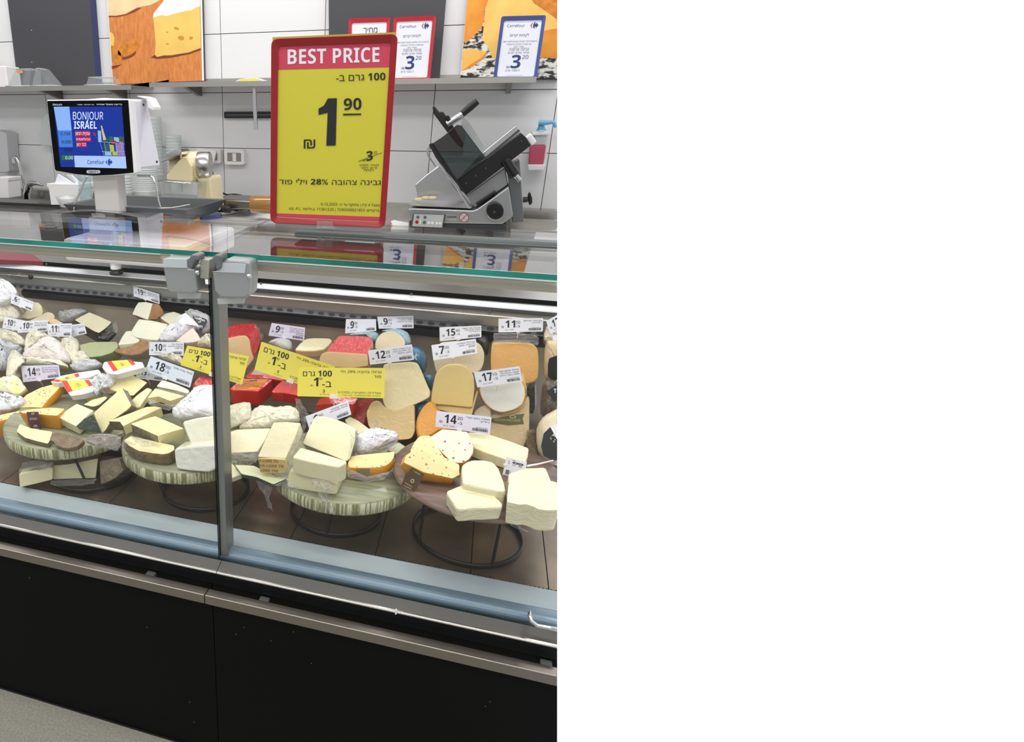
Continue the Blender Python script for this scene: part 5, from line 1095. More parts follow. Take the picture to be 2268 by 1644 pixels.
carton('white packet with yellow and red label half covered behind the other two', [(570, 235), (700, 165), (880, 130), (1120, 95), (1150, 130), (1000, 190), (850, 205), (660, 250)], [(585, 228), (890, 138), (905, 175), (660, 240)], 1.56, 3)
# --- heap at the far left back
def LW(label, pts, Y, mt=None, b=.022, th=.03, ro=.006, ti=50, seed=1, cf=q4, az=0): return lump('wrapped_cheese', label, cf, pts, Y, mt or WR, b, th, ro, ti, az, seed)
LW('white film bundle piled against the back wall at the far left edge', [(-60, 130), (60, 130), (180, 200), (260, 330), (160, 400), (-60, 480)], 1.79, WR, seed=21)
LW('wrapped cheese piece with foil glints under the six shekel tag', [(-60, 430), (80, 450), (200, 500), (280, 600), (270, 690), (150, 720), (-60, 720)], 1.78, WRY, seed=22)
K('cheese_wedge', 'rounded pale cheese half right behind the six shekel tag', q4, [(290, 680), (400, 560), (480, 450), (560, 460), (605, 510), (622, 590), (600, 650), (420, 700)], (44, 0), (6, 'Y', 1.82), .05, IV, rc=.004)
K('cheese_wedge', 'pale cheese half leaning right of the six shekel piece', q4, [(420, 730), (600, 640), (690, 595), (770, 615), (800, 670), (720, 740), (600, 760)], (50, 0), (5, 'Y', 1.80), .04, BE, rc=.004)
K('cheese_wedge', 'small tan triangle behind the eleven shekel tag', q4, [(710, 760), (745, 670), (820, 710), (920, 760), (840, 780)], (40, 0), (4, 'Y', 1.76), .04, PT)
LW('dark shiny film bundle behind the large pale block at the back left', [(850, 680), (870, 610), (980, 590), (1150, 575), (1280, 590), (1200, 650), (1080, 710), (960, 750), (870, 740)], 1.88, ch('grey_film_bundle', '#a9a9a9', coat=1, cbump=1), seed=23)
o, f = K('cheese_block', 'large pale block with black rind tilted at the back left', q4, [(1085, 715), (1180, 660), (1300, 600), (1450, 660), (1628, 745), (1560, 820), (1440, 905), (1370, 880), (1230, 800)], (62, 6), (6, 'Y', 1.74), .06, ch('pale_cut_face', '#ddd6b4'), DK, rind=(4, 5), mr=DK, rc=.003)
film(o, q4, [(1440, 900), (1630, 760), (1690, 720), (1710, 900), (1560, 1000), (1460, 990)], 1.76, 41, .01)
K('cheese_slab', 'green sliced cheese in film at the left of the caramel rinded slab', q4, [(1150, 1080), (1300, 1040), (1450, 1030), (1700, 1030), (1725, 1100), (1640, 1190), (1480, 1240), (1310, 1260), (1180, 1200)], (48, 0), (7, 'Y', 1.64), .05, GN, rc=.006)
LW('white topped block in film left of the green cheese', [(900, 1040), (1000, 980), (1090, 980), (1150, 1040), (1140, 1200), (1080, 1310), (960, 1230)], 1.66, WRY, seed=24)
LW('big round white packet in film behind the fourteen shekel tag', [(330, 1240), (480, 1120), (620, 1000), (740, 970), (860, 1020), (950, 1130), (1010, 1250), (1000, 1330), (760, 1310), (560, 1290), (420, 1300)], 1.62, ch('rosy_white_wrap', '#ece2dc', coat=1, cbump=1, bump=.8, bscale=24, bdist=.014), .03, seed=25)
LW('cream wedge in film below the round white packet', [(140, 1230), (240, 1170), (320, 1260), (560, 1290), (900, 1320), (1000, 1410), (860, 1400), (300, 1400), (250, 1530), (110, 1560)], 1.58, WRY, .03, seed=26)
LW('silvery crumpled foil bundle at the left edge', [(-80, 1000), (60, 1020), (200, 1060), (330, 1120), (250, 1200), (150, 1250), (120, 1400), (-80, 1420)], 1.64, ch('foil_wrap', '#c4c8cc', rough=.25, bump=1, bscale=40, bdist=.014, coat=1, cbump=1), .03, ro=.009, seed=27)
LW('cream piece in film between the two ten shekel tags and the foil', [(0, 850), (130, 880), (260, 920), (380, 1020), (360, 1090), (200, 1060), (0, 1000)], 1.70, WRY, seed=28)
LW('speckled white cheese in film beneath the ten shekel tags', [(380, 1010), (450, 900), (600, 890), (720, 960), (600, 1010), (480, 1120), (360, 1200)], 1.67, WRY, seed=29)
LW('lemon tinted film packet at the left edge behind the yellow half wheel', [(-60, 240), (60, 190), (200, 180), (260, 260), (290, 310), (200, 390), (60, 360), (-60, 340)], 1.49, LEM, seed=30, cf=q6)
o, f = LW('crumpled white film heap on the left edge of the far left board', [(-80, 380), (60, 370), (180, 390), (280, 430), (240, 500), (120, 560), (-80, 580)], 1.44, WR, .02, .03, .009, seed=31, cf=q6)
LW('silver film strip between the round packet and the label packets', [(1020, 1400), (1140, 1300), (1300, 1290), (1420, 1310), (1490, 1370), (1350, 1430), (1150, 1470)], 1.62, ch('silver_wrap', '#c9ccd0', rough=.25, coat=1, cbump=1, bump=.5), seed=32)
LW('cream round in film under the green cheese', [(1010, 1280), (1120, 1190), (1220, 1180), (1300, 1260), (1290, 1350), (1180, 1400), (1080, 1400)], 1.63, WRY, seed=33)
LW('big white film knot right of the label packets', [(1060, 230), (1130, 150), (1260, 150), (1310, 200), (1240, 290), (1160, 330), (1100, 390), (1070, 330)], 1.505, WR, .015, .02, .008, seed=34, cf=q6)
# back left, nearer the post
o, f = K('cheese_wedge', 'pale wedge with caramel rind on top of the back left stack', q5, [(608, 505), (650, 400), (700, 325), (800, 318), (912, 342), (880, 460), (838, 585), (740, 550), (680, 525)], (40, -24), (6, 'Y', 1.80), .03, WH, CARA, rind=(4, 5), mr=CARA, rc=.003)
m = MB(); a = [onP(*q5([p])[0], onY(*q5([(838, 585)])[0], 1.797), nrm(20, 38)) for p in ((838, 585), (880, 460), (914, 340), (1000, 352), (1060, 440), (1070, 490), (960, 580))]; m.prism(a, nrm(20, 38)*-.03); m.build('rind', CARA, o, bevel=.002)['label'] = 'caramel coloured rind side'
K('cheese_slab', 'flat white slab right of the caramel rinded wedge', q5, [(975, 515), (1100, 485), (1220, 460), (1345, 510), (1260, 590), (1165, 650), (1070, 590)], (68, 0), (5, 'Y', 1.80), .025, WH, PT)
K('cheese_slab', 'large white slab in the middle of the back left stack', q5, [(570, 790), (640, 670), (705, 570), (900, 590), (1130, 645), (1070, 760), (980, 880), (800, 860), (650, 830)], (58, -4), (6, 'Y', 1.70), .04, WH, rc=.004)
K('cheese_slab', 'white slab with cut front edge below the large white slab', q5, [(400, 945), (460, 830), (520, 745), (600, 740), (590, 800), (720, 870), (700, 910), (550, 935)], (60, 0), (7, 'Y', 1.68), .02, WH, rc=.003)
K('cheese_wedge', 'curved caramel rinded wedge at the bottom of the back left stack', q5, [(340, 1015), (470, 990), (600, 960), (730, 880), (850, 880), (850, 1010), (720, 1080), (580, 1100), (460, 1080), (370, 1055)], (34, 0), (7, 'Y', 1.655), .06, CARA, BE, rc=.004)
LW('packet with a white printed sticker left of the post', [(1010, 870), (1100, 730), (1220, 610), (1400, 500), (1560, 640), (1580, 700), (1500, 700), (1330, 830), (1210, 890)], 1.72, WR, .02, cf=q5, seed=35)
lab, f = lump('wrapped_cheese', 'foil packet with black printed label behind the sticker packet', q5, [(1380, 470), (1500, 440), (1640, 480), (1740, 540), (1740, 700), (1620, 790), (1560, 680), (1450, 560)], 1.80, ch('foil_grey', '#b9bbbd', rough=.25, coat=1, cbump=1, bump=.6), .02, .04, .006, 45, 0, 36)
m = MB(); poly(m, [(1520, 580), (1600, 570), (1720, 620), (1735, 660), (1690, 740), (1600, 800), (1570, 700)], f, 0, .003); k = m.build('black_label', INK, lab)
m = MB(); T(m, 'CHEVRE', (0, 0, 1, 1), lambda a, b, h: f(1560+140*a, 620+40*a-24*b, .005), .02); T(m, 'SOFT', (0, 0, 1, 1), lambda a, b, h: f(1580+90*a, 740+20*a-40*b, .005), .02); m.build('label_print', WHITE_C, k)
K('cheese_wedge', 'pinkish white wedge left of the post above the yellow tag', q5, [(1240, 890), (1400, 760), (1490, 695), (1560, 780), (1610, 880), (1500, 910), (1380, 920)], (48, 0), (5, 'Y', 1.66), .04, ch('rosy_wedge', '#e4d6c8'), rc=.003)
LW('film wrapped cream pieces pressed against the post', [(1560, 960), (1640, 860), (1740, 800), (1770, 830), (1770, 960), (1660, 970)], 1.68, WRY, cf=q5, seed=37)
LW('cream wedge with a brown core behind the slanted tag', [(1000, 1110), (1150, 1100), (1300, 1110), (1360, 1180), (1310, 1230), (1180, 1190), (1050, 1150)], 1.62, WRY, cf=q5, seed=38)
K('cheese_block', 'red waxed block peeping out left of the post below the yellow tag', q5, [(1470, 1570), (1530, 1460), (1600, 1395), (1700, 1420), (1790, 1440), (1790, 1560), (1600, 1580)], (50, 0), (0, 'Y', 1.58), .06, RED)
# right of the post: red blocks
o, f = K('cheese_block', 'red film wrapped block at the back corner right of the post', r1, [(120, 230), (300, 180), (560, 168), (590, 230), (500, 360), (430, 350), (330, 350), (170, 385), (120, 390)], (62, 0), (4, 'Y', 1.80), .09, REDF, RED, rc=.004)
film(o, r1, [(570, 175), (610, 240), (685, 350), (640, 450), (560, 600), (520, 480), (500, 360)], 1.79, 51, .008)
K('cut_face', 'pale cut end', r1, [(100, 400), (170, 388), (330, 352), (430, 348), (480, 400), (520, 560), (552, 680), (430, 840), (380, 820), (100, 720)], (16, 16), (7, 'Y', 1.70), .07, PT, RED, rind=(4, 5), mr=RED, rc=.006, par=o)
m = MB(); a = [onP(*r1([p])[0], onY(*r1([(552, 680)])[0], 1.712), nrm(15, 50)) for p in ((500, 362), (590, 235), (640, 330), (620, 500), (555, 690), (520, 560))]; m.prism(a, nrm(15, 50)*-.02); m.build('film_side', REDF, o, bevel=.002)
K('cheese_wedge', 'small pale loaf with red wax below, in the middle of the back row', r1, [(1130, 560), (1200, 470), (1290, 395), (1400, 380), (1640, 385), (1690, 415), (1640, 480), (1560, 550), (1440, 570), (1280, 575)], (68, 0), (7, 'Y', 1.76), (1440, 665), IV, PT, rc=.006, bev=.005)
o, f = K('cheese_block', 'large red topped block with a pale cut front in the middle of the back row', r2, [(540, 580), (620, 470), (730, 350), (950, 350), (1190, 365), (1225, 430), (1150, 620), (900, 610), (700, 590)], (60, 0), (6, 'Y', 1.70), .07, REDF, PT, rc=.004)
K('cut_face', 'pale cut front', r2, [(440, 680), (480, 610), (560, 582), (700, 590), (1150, 622), (1160, 800), (900, 830), (440, 800)], (14, 0), (5, 'Y', 1.655), .04, PT, RED, rc=.006, par=o)
o, f = K('cheese_block', 'glossy red waxed block with an orange label right of the post', r1, [(190, 1130), (260, 1060), (350, 975), (560, 975), (815, 990), (720, 1080), (610, 1160), (430, 1155), (230, 1150)], (76, 0), (6, 'Y', 1.60), (610, 1400), RED, RED, rc=.003)
m = MB(); poly(m, [(270, 1120), (350, 1050), (430, 985), (750, 992), (690, 1060), (620, 1140), (400, 1148), (230, 1135)], f, 0, .0008); k = m.build('orange_label', mat('orange_paper', '#d97c1e', .45), o)
m = MB()
for i, (a, b, c) in enumerate(((430, 590, 1030), (400, 700, 1055), (360, 680, 1080), (300, 620, 1105), (270, 470, 1130))): T(m, 'EDAM CHEESE BLOCK', (a, c, b, c-12), f, .01, h=.0014)
poly(m, [(460, 1000), (520, 1010), (600, 995), (580, 1010), (500, 1018)], f, 0, .0014); m.build('label_lettering', INK, k)
K('cheese_block', 'red waxed block in film between the orange labelled one and the front yellow tag', r1, [(800, 1160), (870, 1080), (960, 1000), (1100, 1020), (1200, 1060), (1210, 1240), (1130, 1210), (960, 1185), (810, 1180)], (66, 4), (5, 'Y', 1.585), (1210, 1420), RED, RED, rc=.003)
K('cheese_block', 'red waxed block lying flat behind the second yellow tag', r1, [(400, 960), (520, 840), (620, 760), (820, 900), (1000, 960), (960, 1010), (820, 985)], (70, 0), (6, 'Y', 1.67), .05, RED, rc=.003)
m = MB(); f_ = px(1.64); a = [onY(*p, 1.64) for p in r1([(495, 920), (550, 845), (770, 905), (750, 925)])]; m.prism(a, (0, .001, 0)); tag(m.build('paper_label', WHITE_C), 'loose white paper strip under the second yellow tag', 'label')
K('cheese_block', 'red waxed block directly below the front yellow tag', r2, [(390, 1370), (450, 1260), (560, 1240), (800, 1240), (1010, 1260), (940, 1360), (800, 1352), (500, 1350)], (74, 0), (5, 'Y', 1.565), (940, 1540), RED, RED, rc=.003)
K('cheese_block', 'darker red round in film beside the pinkish wedge', r2, [(930, 1640), (945, 1450), (1000, 1330), (1100, 1270), (1240, 1280), (1200, 1420), (1120, 1540), (1080, 1650)], (30, -10), (5, 'Y', 1.60), .06, ch('deep_red_film', '#a8231c', coat=.8), smooth=True)
# light blue banded rounds, teal wax balls
BLUB = ch('pale_blue_band', '#a9c6d4', coat=.8)
o, f = K('cheese_round', 'pale round with blue white band under the right one of two nine shekel tags', r2, [(1255, 440), (1290, 370), (1350, 310), (1450, 285), (1540, 290), (1640, 350), (1700, 440), (1680, 520), (1250, 560)], (30, -8), (8, 'Y', 1.78), .08, BE, BLUB, smooth=False, rc=.008, rind=(4, 5, 6), mr=BLUB)
lump('cheese_round', 'pale blue film round behind the banded cheese', r2, [(1350, 290), (1450, 260), (1620, 260), (1730, 310), (1775, 400), (1770, 470), (1700, 490), (1600, 380), (1480, 300)], 1.84, BLUB, .02, .03, .002, 30, 0, 5)
lump('cheese_round', 'blue striped film round behind the left one of the two nine shekel tags', r2, [(880, 340), (1000, 310), (1150, 300), (1280, 310), (1310, 360), (1270, 430), (1200, 420), (1180, 360), (950, 360)], 1.84, BLUB, .02, .05, .002, 30, 0, 6)
lump('tub_lid', 'clear domed tub lid below the lilac nine shekel tag', r1, [(745, 470), (800, 425), (900, 395), (1010, 400), (1090, 450), (1080, 560), (950, 560), (820, 500)], 1.79, ch('grey_white_tub', '#c9cdcb', coat=.9, bump=0), .02, .05, .001, 40, 0, 7, cat='lid')
o, f = lump('cheese_round', 'teal waxed cheese ball with a silver sticker right of the holed wedge tag', r2, [(1760, 530), (1850, 515), (1940, 550), (2000, 640), (2010, 760), (1980, 880), (1930, 910), (1850, 850), (1780, 740)], 1.72, TEAL, .05, .06, .0, 25, 0, 8)
m = MB(); poly(m, [(1870, 635), (1915, 680), (1875, 740), (1830, 690)], f, 0, .004); m.build('silver_sticker', mat('grey_sticker', '#9aa3a5', .35), o)
lump('cheese_round', 'teal waxed ball half hidden right of the holed wedge', r2, [(1960, 930), (2060, 920), (2100, 960), (2110, 1060), (2070, 1150), (2010, 1060)], 1.66, TEAL, .03, .05, .0, 30, 0, 9)
lump('cheese_round', 'teal waxed ball low between the pinkish wedge and the orange ball', r2, [(1850, 1370), (1940, 1320), (2020, 1310), (1980, 1400), (1900, 1520), (1880, 1640), (1840, 1600)], 1.62, TEAL, .03, .05, .0, 30, 0, 10)
# holed wedge and what stands below
K('cheese_wedge', 'large holed yellow wedge propped up under the twelve shekel tag', r2, [(1370, 770), (1560, 750), (1750, 735), (1865, 740), (1920, 840), (1985, 1000), (2060, 1170), (2050, 1250), (1900, 1330), (1720, 1400), (1560, 1460), (1450, 1440), (1390, 1380), (1360, 1270), (1380, 1000)], (26, 4), (10, 'Y', 1.575), .03, HO, PYW, rc=.008)
o, f = K('cheese_wedge', 'broad pale piece with pinkish film at the left, under the holed wedge', r2, [(1120, 1480), (1200, 1320), (1300, 1290), (1400, 1400), (1560, 1450), (1830, 1350), (1840, 1750), (1780, 1860), (1560, 1880), (1380, 1800), (1160, 1690)], (24, 0), (7, 'Y', 1.545), .04, ch('golden_film_cheese', '#e6c98c', coat=1, cbump=.7), PINK, rind=(0, 1, 10), mr=PINK, rc=.008)
# right part of the back row
o, f = K('cheese_round', 'orange waxed gouda wheel under the fourteen twenty tag', r5, [(900, 400), (893, 260), (920, 170), (960, 105), (1030, 60), (1090, 150), (1180, 250), (1300, 330), (1200, 350), (1120, 350), (1040, 400), (940, 420)], (34, -16), (11, 'Y', 1.52), .05, OR, OR, smooth=True, bulge=.01)
o, f = K('cheese_wedge', 'tall domed yellow wedge under the seven shekel tag', r3, [(222, 1350), (238, 1180), (270, 1010), (300, 900), (370, 825), (470, 772), (640, 768), (760, 815), (850, 950), (862, 1120), (845, 1260), (830, 1405), (500, 1370)], (14, 0), (11, 'Y', 1.60), .03, ch('glossy_yellow', '#ecd184', coat=.8, cbump=.3), YL, rc=.006)
K('cheese_wedge', 'yellow slab below the domed wedge, cut by the fourteen twenty tag', r3, [(220, 1372), (500, 1385), (815, 1415), (870, 1230), (900, 1150), (910, 1180), (860, 1360), (820, 1520), (500, 1470), (230, 1400)], (20, 0), (7, 'Y', 1.60), .04, YL, rc=.003)
o, f = K('cheese_block', 'pale beige block behind the seven shekel tag', r3, [(255, 700), (360, 450), (600, 430), (900, 450), (960, 500), (1005, 600), (1000, 740), (960, 850), (880, 900), (300, 900)], (18, 0), (8, 'Y', 1.72), .08, BE, rc=.008)
lump('cheese_round', 'black rinded round behind the fifteen shekel tag', r3, [(880, 400), (960, 350), (1030, 360), (1068, 420), (1070, 560), (1040, 640), (1000, 580), (960, 480)], 1.84, DK, .02, .06, .001, 25, 0, 12)
o, f = K('cheese_block', 'big rounded orange block under the right eleven shekel tag', r3, [(1112, 520), (1125, 468), (1300, 455), (1620, 460), (1740, 490), (1785, 560), (1800, 760), (1790, 960), (1720, 1035), (1620, 1055), (1400, 1050), (1100, 900), (1095, 700)], (14, 0), (7, 'Y', 1.74), .12, OG, YL, rc=.008)
film(o, r3, [(1145, 470), (1155, 320), (1450, 315), (1740, 340), (1790, 390), (1785, 500), (1740, 485), (1450, 452)], 1.75, 52, .004)
o, f = K('cheese_round', 'white goat cheese half with yellow rind under the seventeen shekel tag', r3, [(935, 1100), (1200, 1040), (1530, 1000), (1595, 1110), (1595, 1250), (1560, 1350), (1450, 1430), (1260, 1475), (1150, 1445), (1060, 1385), (985, 1300), (940, 1190)], (20, -4), (7, 'Y', 1.62), .035, GO, OR, rc=.012, bulge=.004)
K('rind', 'yellow rind edge', r3, [(1535, 1000), (1560, 880), (1620, 1100), (1612, 1300), (1550, 1400), (1450, 1470), (1280, 1500), (1120, 1440), (1000, 1340), (1250, 1480), (1450, 1435), (1560, 1355), (1597, 1250), (1597, 1110)], (20, -4), (7, 'Y', 1.64), .03, YL, rc=.002, par=o)
o, f = K('cheese_block', 'pale block with an olive label strip below the goat cheese', r3, [(1080, 1500), (1250, 1490), (1500, 1440), (1640, 1230), (1660, 1300), (1650, 1800), (1560, 2020), (1050, 1880)], (18, -6), (6, 'Y', 1.62), .05, ch('peach_film', '#e6cc9c', coat=1, cbump=.7), BE, rc=.006)
m = MB(); poly(m, [(1080, 1570), (1300, 1530), (1590, 1490), (1560, 1560), (1580, 1640), (1350, 1660), (1120, 1620)], f, 0, .001); k = m.build('olive_label', mat('olive_label', '#6d6a3c', .45), o)
m = MB(); T(m, 'GOUDA HOLLAND', (0, 0, 1, 1), lambda a, b, h: f(1160+370*a, 1590+15*a-32*b, .0018), .015); frame(m, ell(1420, 1535, 50, 22, 0, 16), ell(1420, 1535, 36, 12, 0, 16), f, 0, .001, .0018); m.build('label_print', mat('pale_olive_ink', '#d9d4a4', .5), k)
K('cheese_round', 'beige round end peeping left of the olive labelled block', r3, [(850, 1480), (950, 1390), (1040, 1370), (1100, 1450), (1080, 1600), (900, 1560)], (30, 0), (5, 'Y', 1.63), .05, BE, smooth=True)
K('cheese_block', 'dark strip packet standing right of the goat cheese', r3, [(1620, 1100), (1740, 1080), (1745, 1400), (1720, 1500), (1650, 1480)], (10, -8), (3, 'Y', 1.72), .06, DK)
# packets at the right edge
up, f = lump('wrapped_cheese', 'cheese in black labelled film at the right edge, upper one', r3, [(1890, 980), (1870, 700), (1900, 460), (1960, 420), (2080, 430), (2200, 500), (2200, 1000), (2060, 1040)], 1.76, ch('clear_tan', '#cbb489', coat=1, cbump=.8), .03, .06, .003, 20, 0, 41)
o, f = lump('wrapped_cheese', 'dark packet with white letters at the right edge, lower one', r3, [(1830, 1500), (1840, 1200), (1900, 1000), (2080, 1000), (2200, 1040), (2200, 1500), (2000, 1560)], 1.68, ch('dark_packet', '#54483c', coat=1, cbump=.9), .03, .06, .004, 20, 0, 42)
m = MB(); poly(m, [(1900, 1150), (2010, 1080), (2180, 1080), (2180, 1260), (1980, 1290)], f, 0, .006); k = m.build('black_label', INK, o); m = MB(); T(m, 'TL', (1990, 1180, 2070, 1120), f, .03, h=.008); m.build('label_print', WHITE_C, k)
m = MB(); a = [onY(*p, 1.70) for p in r3([(1930, 780), (1950, 690), (2080, 640), (2200, 640), (2200, 1010), (2020, 1020), (1930, 950)])]; m.prism(a, (0, .004, 0)); m.build('black_sticker', BLACK, up)
o, f = lump('cheese_round', 'pale round cheese with a black band and white label at the right edge', r6, [(1165, 380), (1160, 240), (1200, 130), (1290, 60), (1420, 30), (1480, 300), (1440, 540), (1290, 560), (1200, 480)], 1.56, ch('pale_round', '#ddd0ae', coat=.9), .04, .06, .001, 25, 0, 43)
m = MB(); poly(m, [(1185, 380), (1210, 260), (1270, 200), (1430, 320), (1430, 520), (1290, 510), (1210, 470)], f, 0, .004); poly(m, [(1270, 195), (1360, 160), (1440, 160), (1440, 330), (1330, 310)], f, 1, .005); m.build('band_label', [INK, WHITE_C], o)
lump('wrapped_cheese', 'foil topped packet behind the tilted corner tag at the right', r3, [(1880, 420), (1890, 250), (1950, 220), (2100, 300), (2180, 420), (2060, 480)], 1.82, WRY, .02, .05, .004, 30, 0, 44)
K('cheese_wedge', 'dark brown block between the olive labelled one and the right round', r6, [(1070, 470), (1080, 240), (1150, 230), (1165, 400), (1160, 490)], (20, 0), (4, 'Y', 1.58), .05, BR)

# ---------------------------------------------------------------- price tags
def price_tag(label, cf, TL, TR, BR_, BL, Y, price, cents, lines, mt=WHITE_C, clip=.45, stick=.02, cur=(.1, .12, .2), pw=None, kind='w', tilt=12):
    TL, TR, BR_, BL = cf([TL, TR, BR_, BL]); f = quad(TL, TR, BR_, BL, Y, tilt)
    o = empty('price_tag', f(.5, 0), label, 'price tag', 'white price tags' if kind == 'w' else 'yellow offer tags')
    A = rrect(0, 0, 1, 1, .012, .03, 2)
    m = MB(); m.prism([f(a, b, 0) for a, b in A], f(0, 0, -.0012)-f(0, 0, 0)); c = m.build('card', mt, o)
    m = MB(); g = MB()
    if kind == 'w':
        w = pw or (.12 if len(price) == 1 else .22)
        T(m, price, (.16, .34, .16+w, .86), f, .045, h=.0006); T(m, cents, (.17+w, .62, .17+w+.1, .8), f, .01, h=.0006); T(m, heb('ב-'), (.18+w, .36, .27+w, .5), f, .02, h=.0006)
        T(g, '₪', (.07, .32, .12, .46), f, .01, h=.0006); T(g, heb('ל100 גרם'), (.15, .14, .36, .22), f, .01, h=.0006)
        for i, s in enumerate(lines): T(m, heb(s), (.97-min(.42, .036*len(s)), .78-.14*i, .97, .78-.14*i+.09), f, .008, h=.0006)
        y0 = .1; x = .68; rnd = random.Random(hash(price+cents) % 97 if False else len(label)*7+len(lines))
        while x < .95:
            wd = rnd.choice((.006, .009, .014)); R4(m, (x, y0, x+wd, y0+.17), f, 0, .0006); x += wd+rnd.choice((.006, .009))
        R4(g, (.74, .31, .95, .325), f, 0, .0006)
    else:
        T(m, heb('100 גרם'), (.06, .70, .40, .90), f, .028, h=.0006); T(m, '1', (.19, .36, .245, .66), f, .05, h=.0006); T(m, '90', (.25, .58, .29, .66), f, .01, h=.0006); T(m, heb('ב-'), (.29, .34, .40, .53), f, .03, h=.0006)
        T(m, '3', (.30, .15, .325, .25), f, .02, h=.0006); T(g, '₪', (.155, .36, .18, .41), f, .01, h=.0006)
        if lines: T(m, heb(lines[0]), (.5, .83, .96, .92), f, .012, h=.0006); T(m, heb(lines[1]), (.88, .67, .96, .75), f, .012, h=.0006)
        T(m, heb('מוגבל 4 ק"ג | בתוקף עד ה- 6.12.2025'), (.48, .14, .96, .21), f, .004, h=.0006); T(g, heb('ברקודים: 7290000021853 | 11361220'), (.52, .05, .96, .10), f, 0, h=.0006); T(g, heb('מחיר ל100 גרם'), (.27, .07, .38, .11), f, 0, h=.0006)
    m.build('lettering', INK, c); g.build('small_lettering', INKG, c)
    m = MB(); u0, u1 = clip-.045, clip+.045
    m.prism([f(a, b, .0016) for a, b in ((u0, -.05), (u1, -.05), (u1, .09), (u0, .09))], f(0, 0, -.0032)-f(0, 0, .0)); m.build('clip', WHITE, o)
    m = MB(); p = f(clip, -.04, 0); m.tube([p, p+Vector((0, .012, -stick))], .0011, seg=6); m.build('pick', WHITE, o)
    return o, f
W1 = ['גבינת חצי קשה', 'מחולבת 32%', 'מהולנד', 'צאן']
price_tag('tilted white tag reading 6, at the far left back', q4, (165, 330), (490, 455), (467, 592), (158, 472), 1.735, '6', '20', ['גבינת ריקוטה טריה'])
price_tag('white tag reading 10 at the far left, half covered by another 10', q4, (68, 670), (420, 738), (400, 900), (30, 835), 1.73, '10', '90', [])
price_tag('white tag reading 10 with four text lines, left of the 11 tag', q4, (275, 733), (697, 722), (690, 880), (255, 903), 1.715, '10', '90', ['גבינת רוקפור מצולק', 'עם שמנת 25% טרי', 'צרפתית אמיתית'])
price_tag('white tag reading 11 with a barcode at the back left', q4, (693, 772), (1045, 766), (1042, 960), (697, 955), 1.70, '11', '90', ['גבינת גרי צרפתי', 'מחולבת גר'])
price_tag('tag behind the left 11 tag showing only Hebrew text and a code', q4, (900, 800), (1222, 766), (1262, 915), (930, 985), 1.72, ' 2', '', ['גבינת איטלקית', 'ריח עשיר'])
price_tag('lilac tag reading 14 on the wrapped heap at the left', q4, (305, 1385), (853, 1370), (882, 1560), (335, 1625), 1.545, '14', '00', ['גבינה הולנדית עם', 'גבעולים חיתים', '34% הגבינות של', 'טל'], LILAC_C)
price_tag('tilted white tag reading 19 above the caramel rinded wedge', q5, (625, 85), (1004, 208), (1008, 352), (632, 238), 1.86, '19', '40', ['גבינת חצי קשה לבן', 'צאן מיושן משובח', 'מעולה חלב כבשים', 'סלקטד'])
price_tag('white tag reading 10 hanging over the post side yellow tag', q5, (860, 905), (1362, 905), (1362, 1105), (855, 1097), 1.645, '10', '00', ['גבינת ברי', 'צרפתית מחלקות', 'אירופה'])
price_tag('small tag reading 19 half covered by the 18 tag', q5, (685, 1268), (1060, 1300), (1060, 1478), (665, 1432), 1.585, '19', '', [])
price_tag('large slanted bluish tag reading 18 left of the post', q5, (878, 1112), (1512, 1338), (1452, 1572), (800, 1330), 1.56, '18', '00', ['גרוייר בורה סדור'], mat('bluish_card', '#d9e2f2', .35))
L2 = ['גבינה צהובה 28% וילי', 'פוד']
price_tag('yellow offer tag crossing behind the metal post', ID, (414.5, 766), (552, 789), (536, 852.5), (399.5, 809), 1.60, '', '', L2, YEL, kind='y', clip=.52)
price_tag('yellow offer tag tilted behind the front one', ID, (579, 757), (742, 812), (724, 872), (563.5, 819), 1.60, '', '', L2, YEL, kind='y', clip=.5)
price_tag('front yellow offer tag level over the red blocks', r2, (135, 815), (1400, 825), (1387, 1265), (120, 1235), 1.52, '', '', L2, YEL, kind='y', clip=.43, stick=.04)
price_tag('lilac tag reading 9 in front of the steel back wall', r1, (800, 168), (1288, 237), (1272, 428), (752, 352), 1.81, '9', '60', ['גבינת מוצרלה', 'חצי קשה 22%', 'במסעדת איטלקי', 'מגורדת'], LILAC_C)
price_tag('tag reading 9, the left one of two beside each other at the back', r2, (830, 113), (1266, 113), (1272, 285), (818, 320), 1.85, '9', '90', [])
price_tag('tag reading 9, the right one of two beside each other at the back', r2, (1285, 75), (1812, 63), (1816, 245), (1308, 252), 1.86, '9', '20', ['גבינת מוצרלה', '22% רצועות', 'עגולים נאפולי'])
price_tag('slightly turned tag reading 12 on the holed wedge', r2, (1150, 570), (1790, 480), (1822, 705), (1180, 777), 1.575, '12', '20', ['גבינה גאודה הולנד', 'בקר 34% מן הבקר', 'מוכן בלבד'])
price_tag('tag reading 15 above the beige block', r3, (350, 232), (960, 205), (962, 375), (355, 437), 1.83, '15', '40', ['גבינת חצי קשה', '32% ממחלבה', 'הולנדית'])
price_tag('turned tag reading 7 on the domed yellow wedge', r3, (232, 492), (880, 398), (902, 608), (262, 715), 1.655, '7', '00', ['גבינת גאודה', 'מהולנד 30%', 'שומן'])
price_tag('tag reading 11 on the big orange block at the right', r3, (1210, 105), (1860, 98), (1856, 292), (1210, 305), 1.80, '11', '70', ['גבינת עיזים', 'המחלבה'])
price_tag('turned tag reading 17 on the white goat cheese', r3, (850, 887), (1515, 800), (1562, 1020), (902, 1107), 1.60, '17', '10', ['גבינה עיזים חצי', 'קשה הולנדית', '34% הנגרי וילינ'])
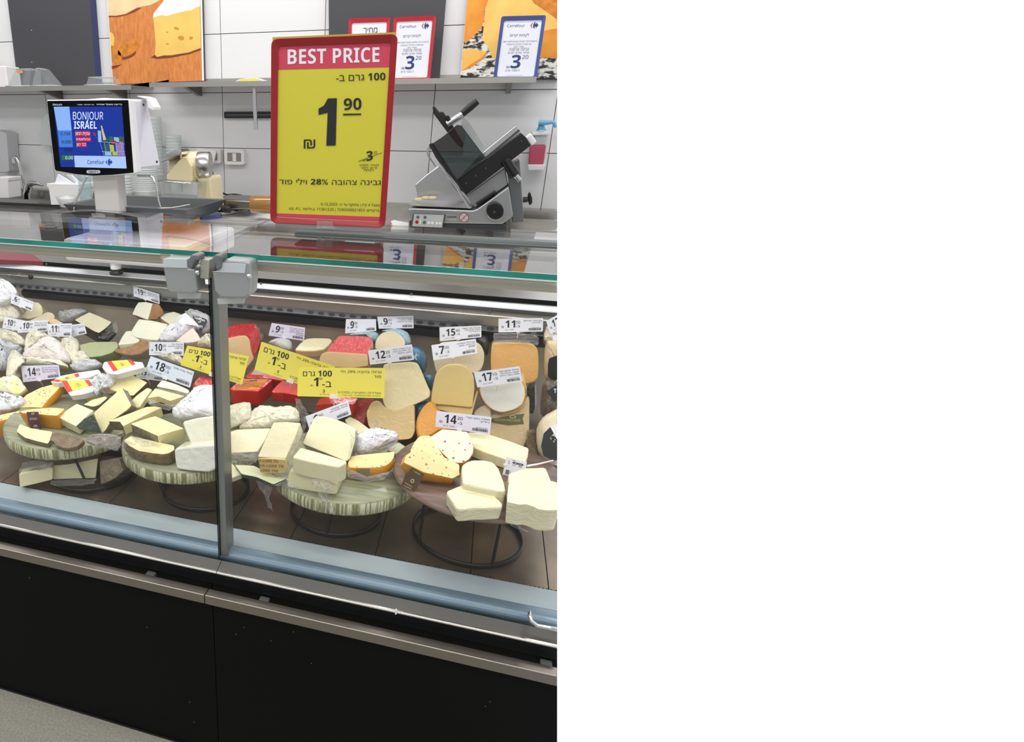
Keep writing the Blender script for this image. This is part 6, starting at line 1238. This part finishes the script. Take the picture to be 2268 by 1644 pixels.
price_tag('tag reading 14 over the cumin cheese on the brown board', r6, (203, 45), (730, 105), (714, 272), (190, 197), 1.47, '14', '20', ['גאודה כמון הנרי', 'ויליך'], mat('lilac_white_card', '#dcdcf0', .4))
price_tag('tag reading 8 hanging sideways over the cream blocks', r6, (1068, 535), (1048, 695), (835, 655), (872, 485), 1.40, '8', '40', ['מוצרלה', 'טרייה'], stick=.005)
price_tag('slanted tag ending in 90 behind the large pale wedge', r2, (240, 1530), (858, 1300), (908, 1502), (300, 1730), 1.475, '6', '90', ['גבינת קממבר', 'איכותי מוצא חלב'])
price_tag('steeply tilted tag cut by the right edge', r3, (1905, 140), (2330, -90), (2400, 140), (1960, 330), 1.80, '17', '40', ['גבינה'])
price_tag('tag low at the right edge behind the tilted one', r3, (1995, 350), (2400, 300), (2410, 480), (2000, 500), 1.775, '12', '40', ['גבינה'])
m = MB(); m.tube([onY(*p, q) for p, q in zip(r6([(1070, 575), (1180, 555), (1320, 520)]), (1.40, 1.415, 1.44))], [.003, .0022, .0015], seg=8); tag(m.build('white_pick', WHITE), 'long white plastic pick pointing right from the sideways tag', 'pick')
# ---------------------------------------------------------------- end of the modelled stretch
def finish():
    bpy.context.view_layer.update()
    p0 = Vector((0, 0, 1.6)); nn = Vector((.9888, -.0959, .1147))
    _a, _b = ray(1234, 200), ray(1234, 1500); nn = _a.cross(_b).normalized()
    if nn.x < 0: nn = -nn
    nn = Vector([round(c, 4) for c in nn])
    for o in list(S.objects):
        if o.type != 'MESH': continue
        mw = o.matrix_world; pts = [(mw @ v.co-p0).dot(nn) for v in o.data.vertices]
        if not pts or max(pts) <= 0: continue
        if min(pts) > 0: bpy.data.objects.remove(o); continue
        if o.data.users > 1: o.data = o.data.copy()
        inv = mw.inverted(); lp = inv @ p0; ln = (inv.to_3x3() @ nn).normalized()
        bm = bmesh.new(); bm.from_mesh(o.data)
        r = bmesh.ops.bisect_plane(bm, geom=bm.verts[:]+bm.edges[:]+bm.faces[:], plane_co=lp, plane_no=ln, clear_outer=True, dist=1e-6)
        ed = [e for e in r['geom_cut'] if isinstance(e, bmesh.types.BMEdge)]
        if ed and o.get('kind') != 'stuff':
            try: bmesh.ops.edgenet_fill(bm, edges=ed)
            except Exception: pass
        bm.to_mesh(o.data); bm.free(); o.data.update()
finish()
bpy.data.objects.remove(_TX[1]); bpy.data.curves.remove(_TX[0])
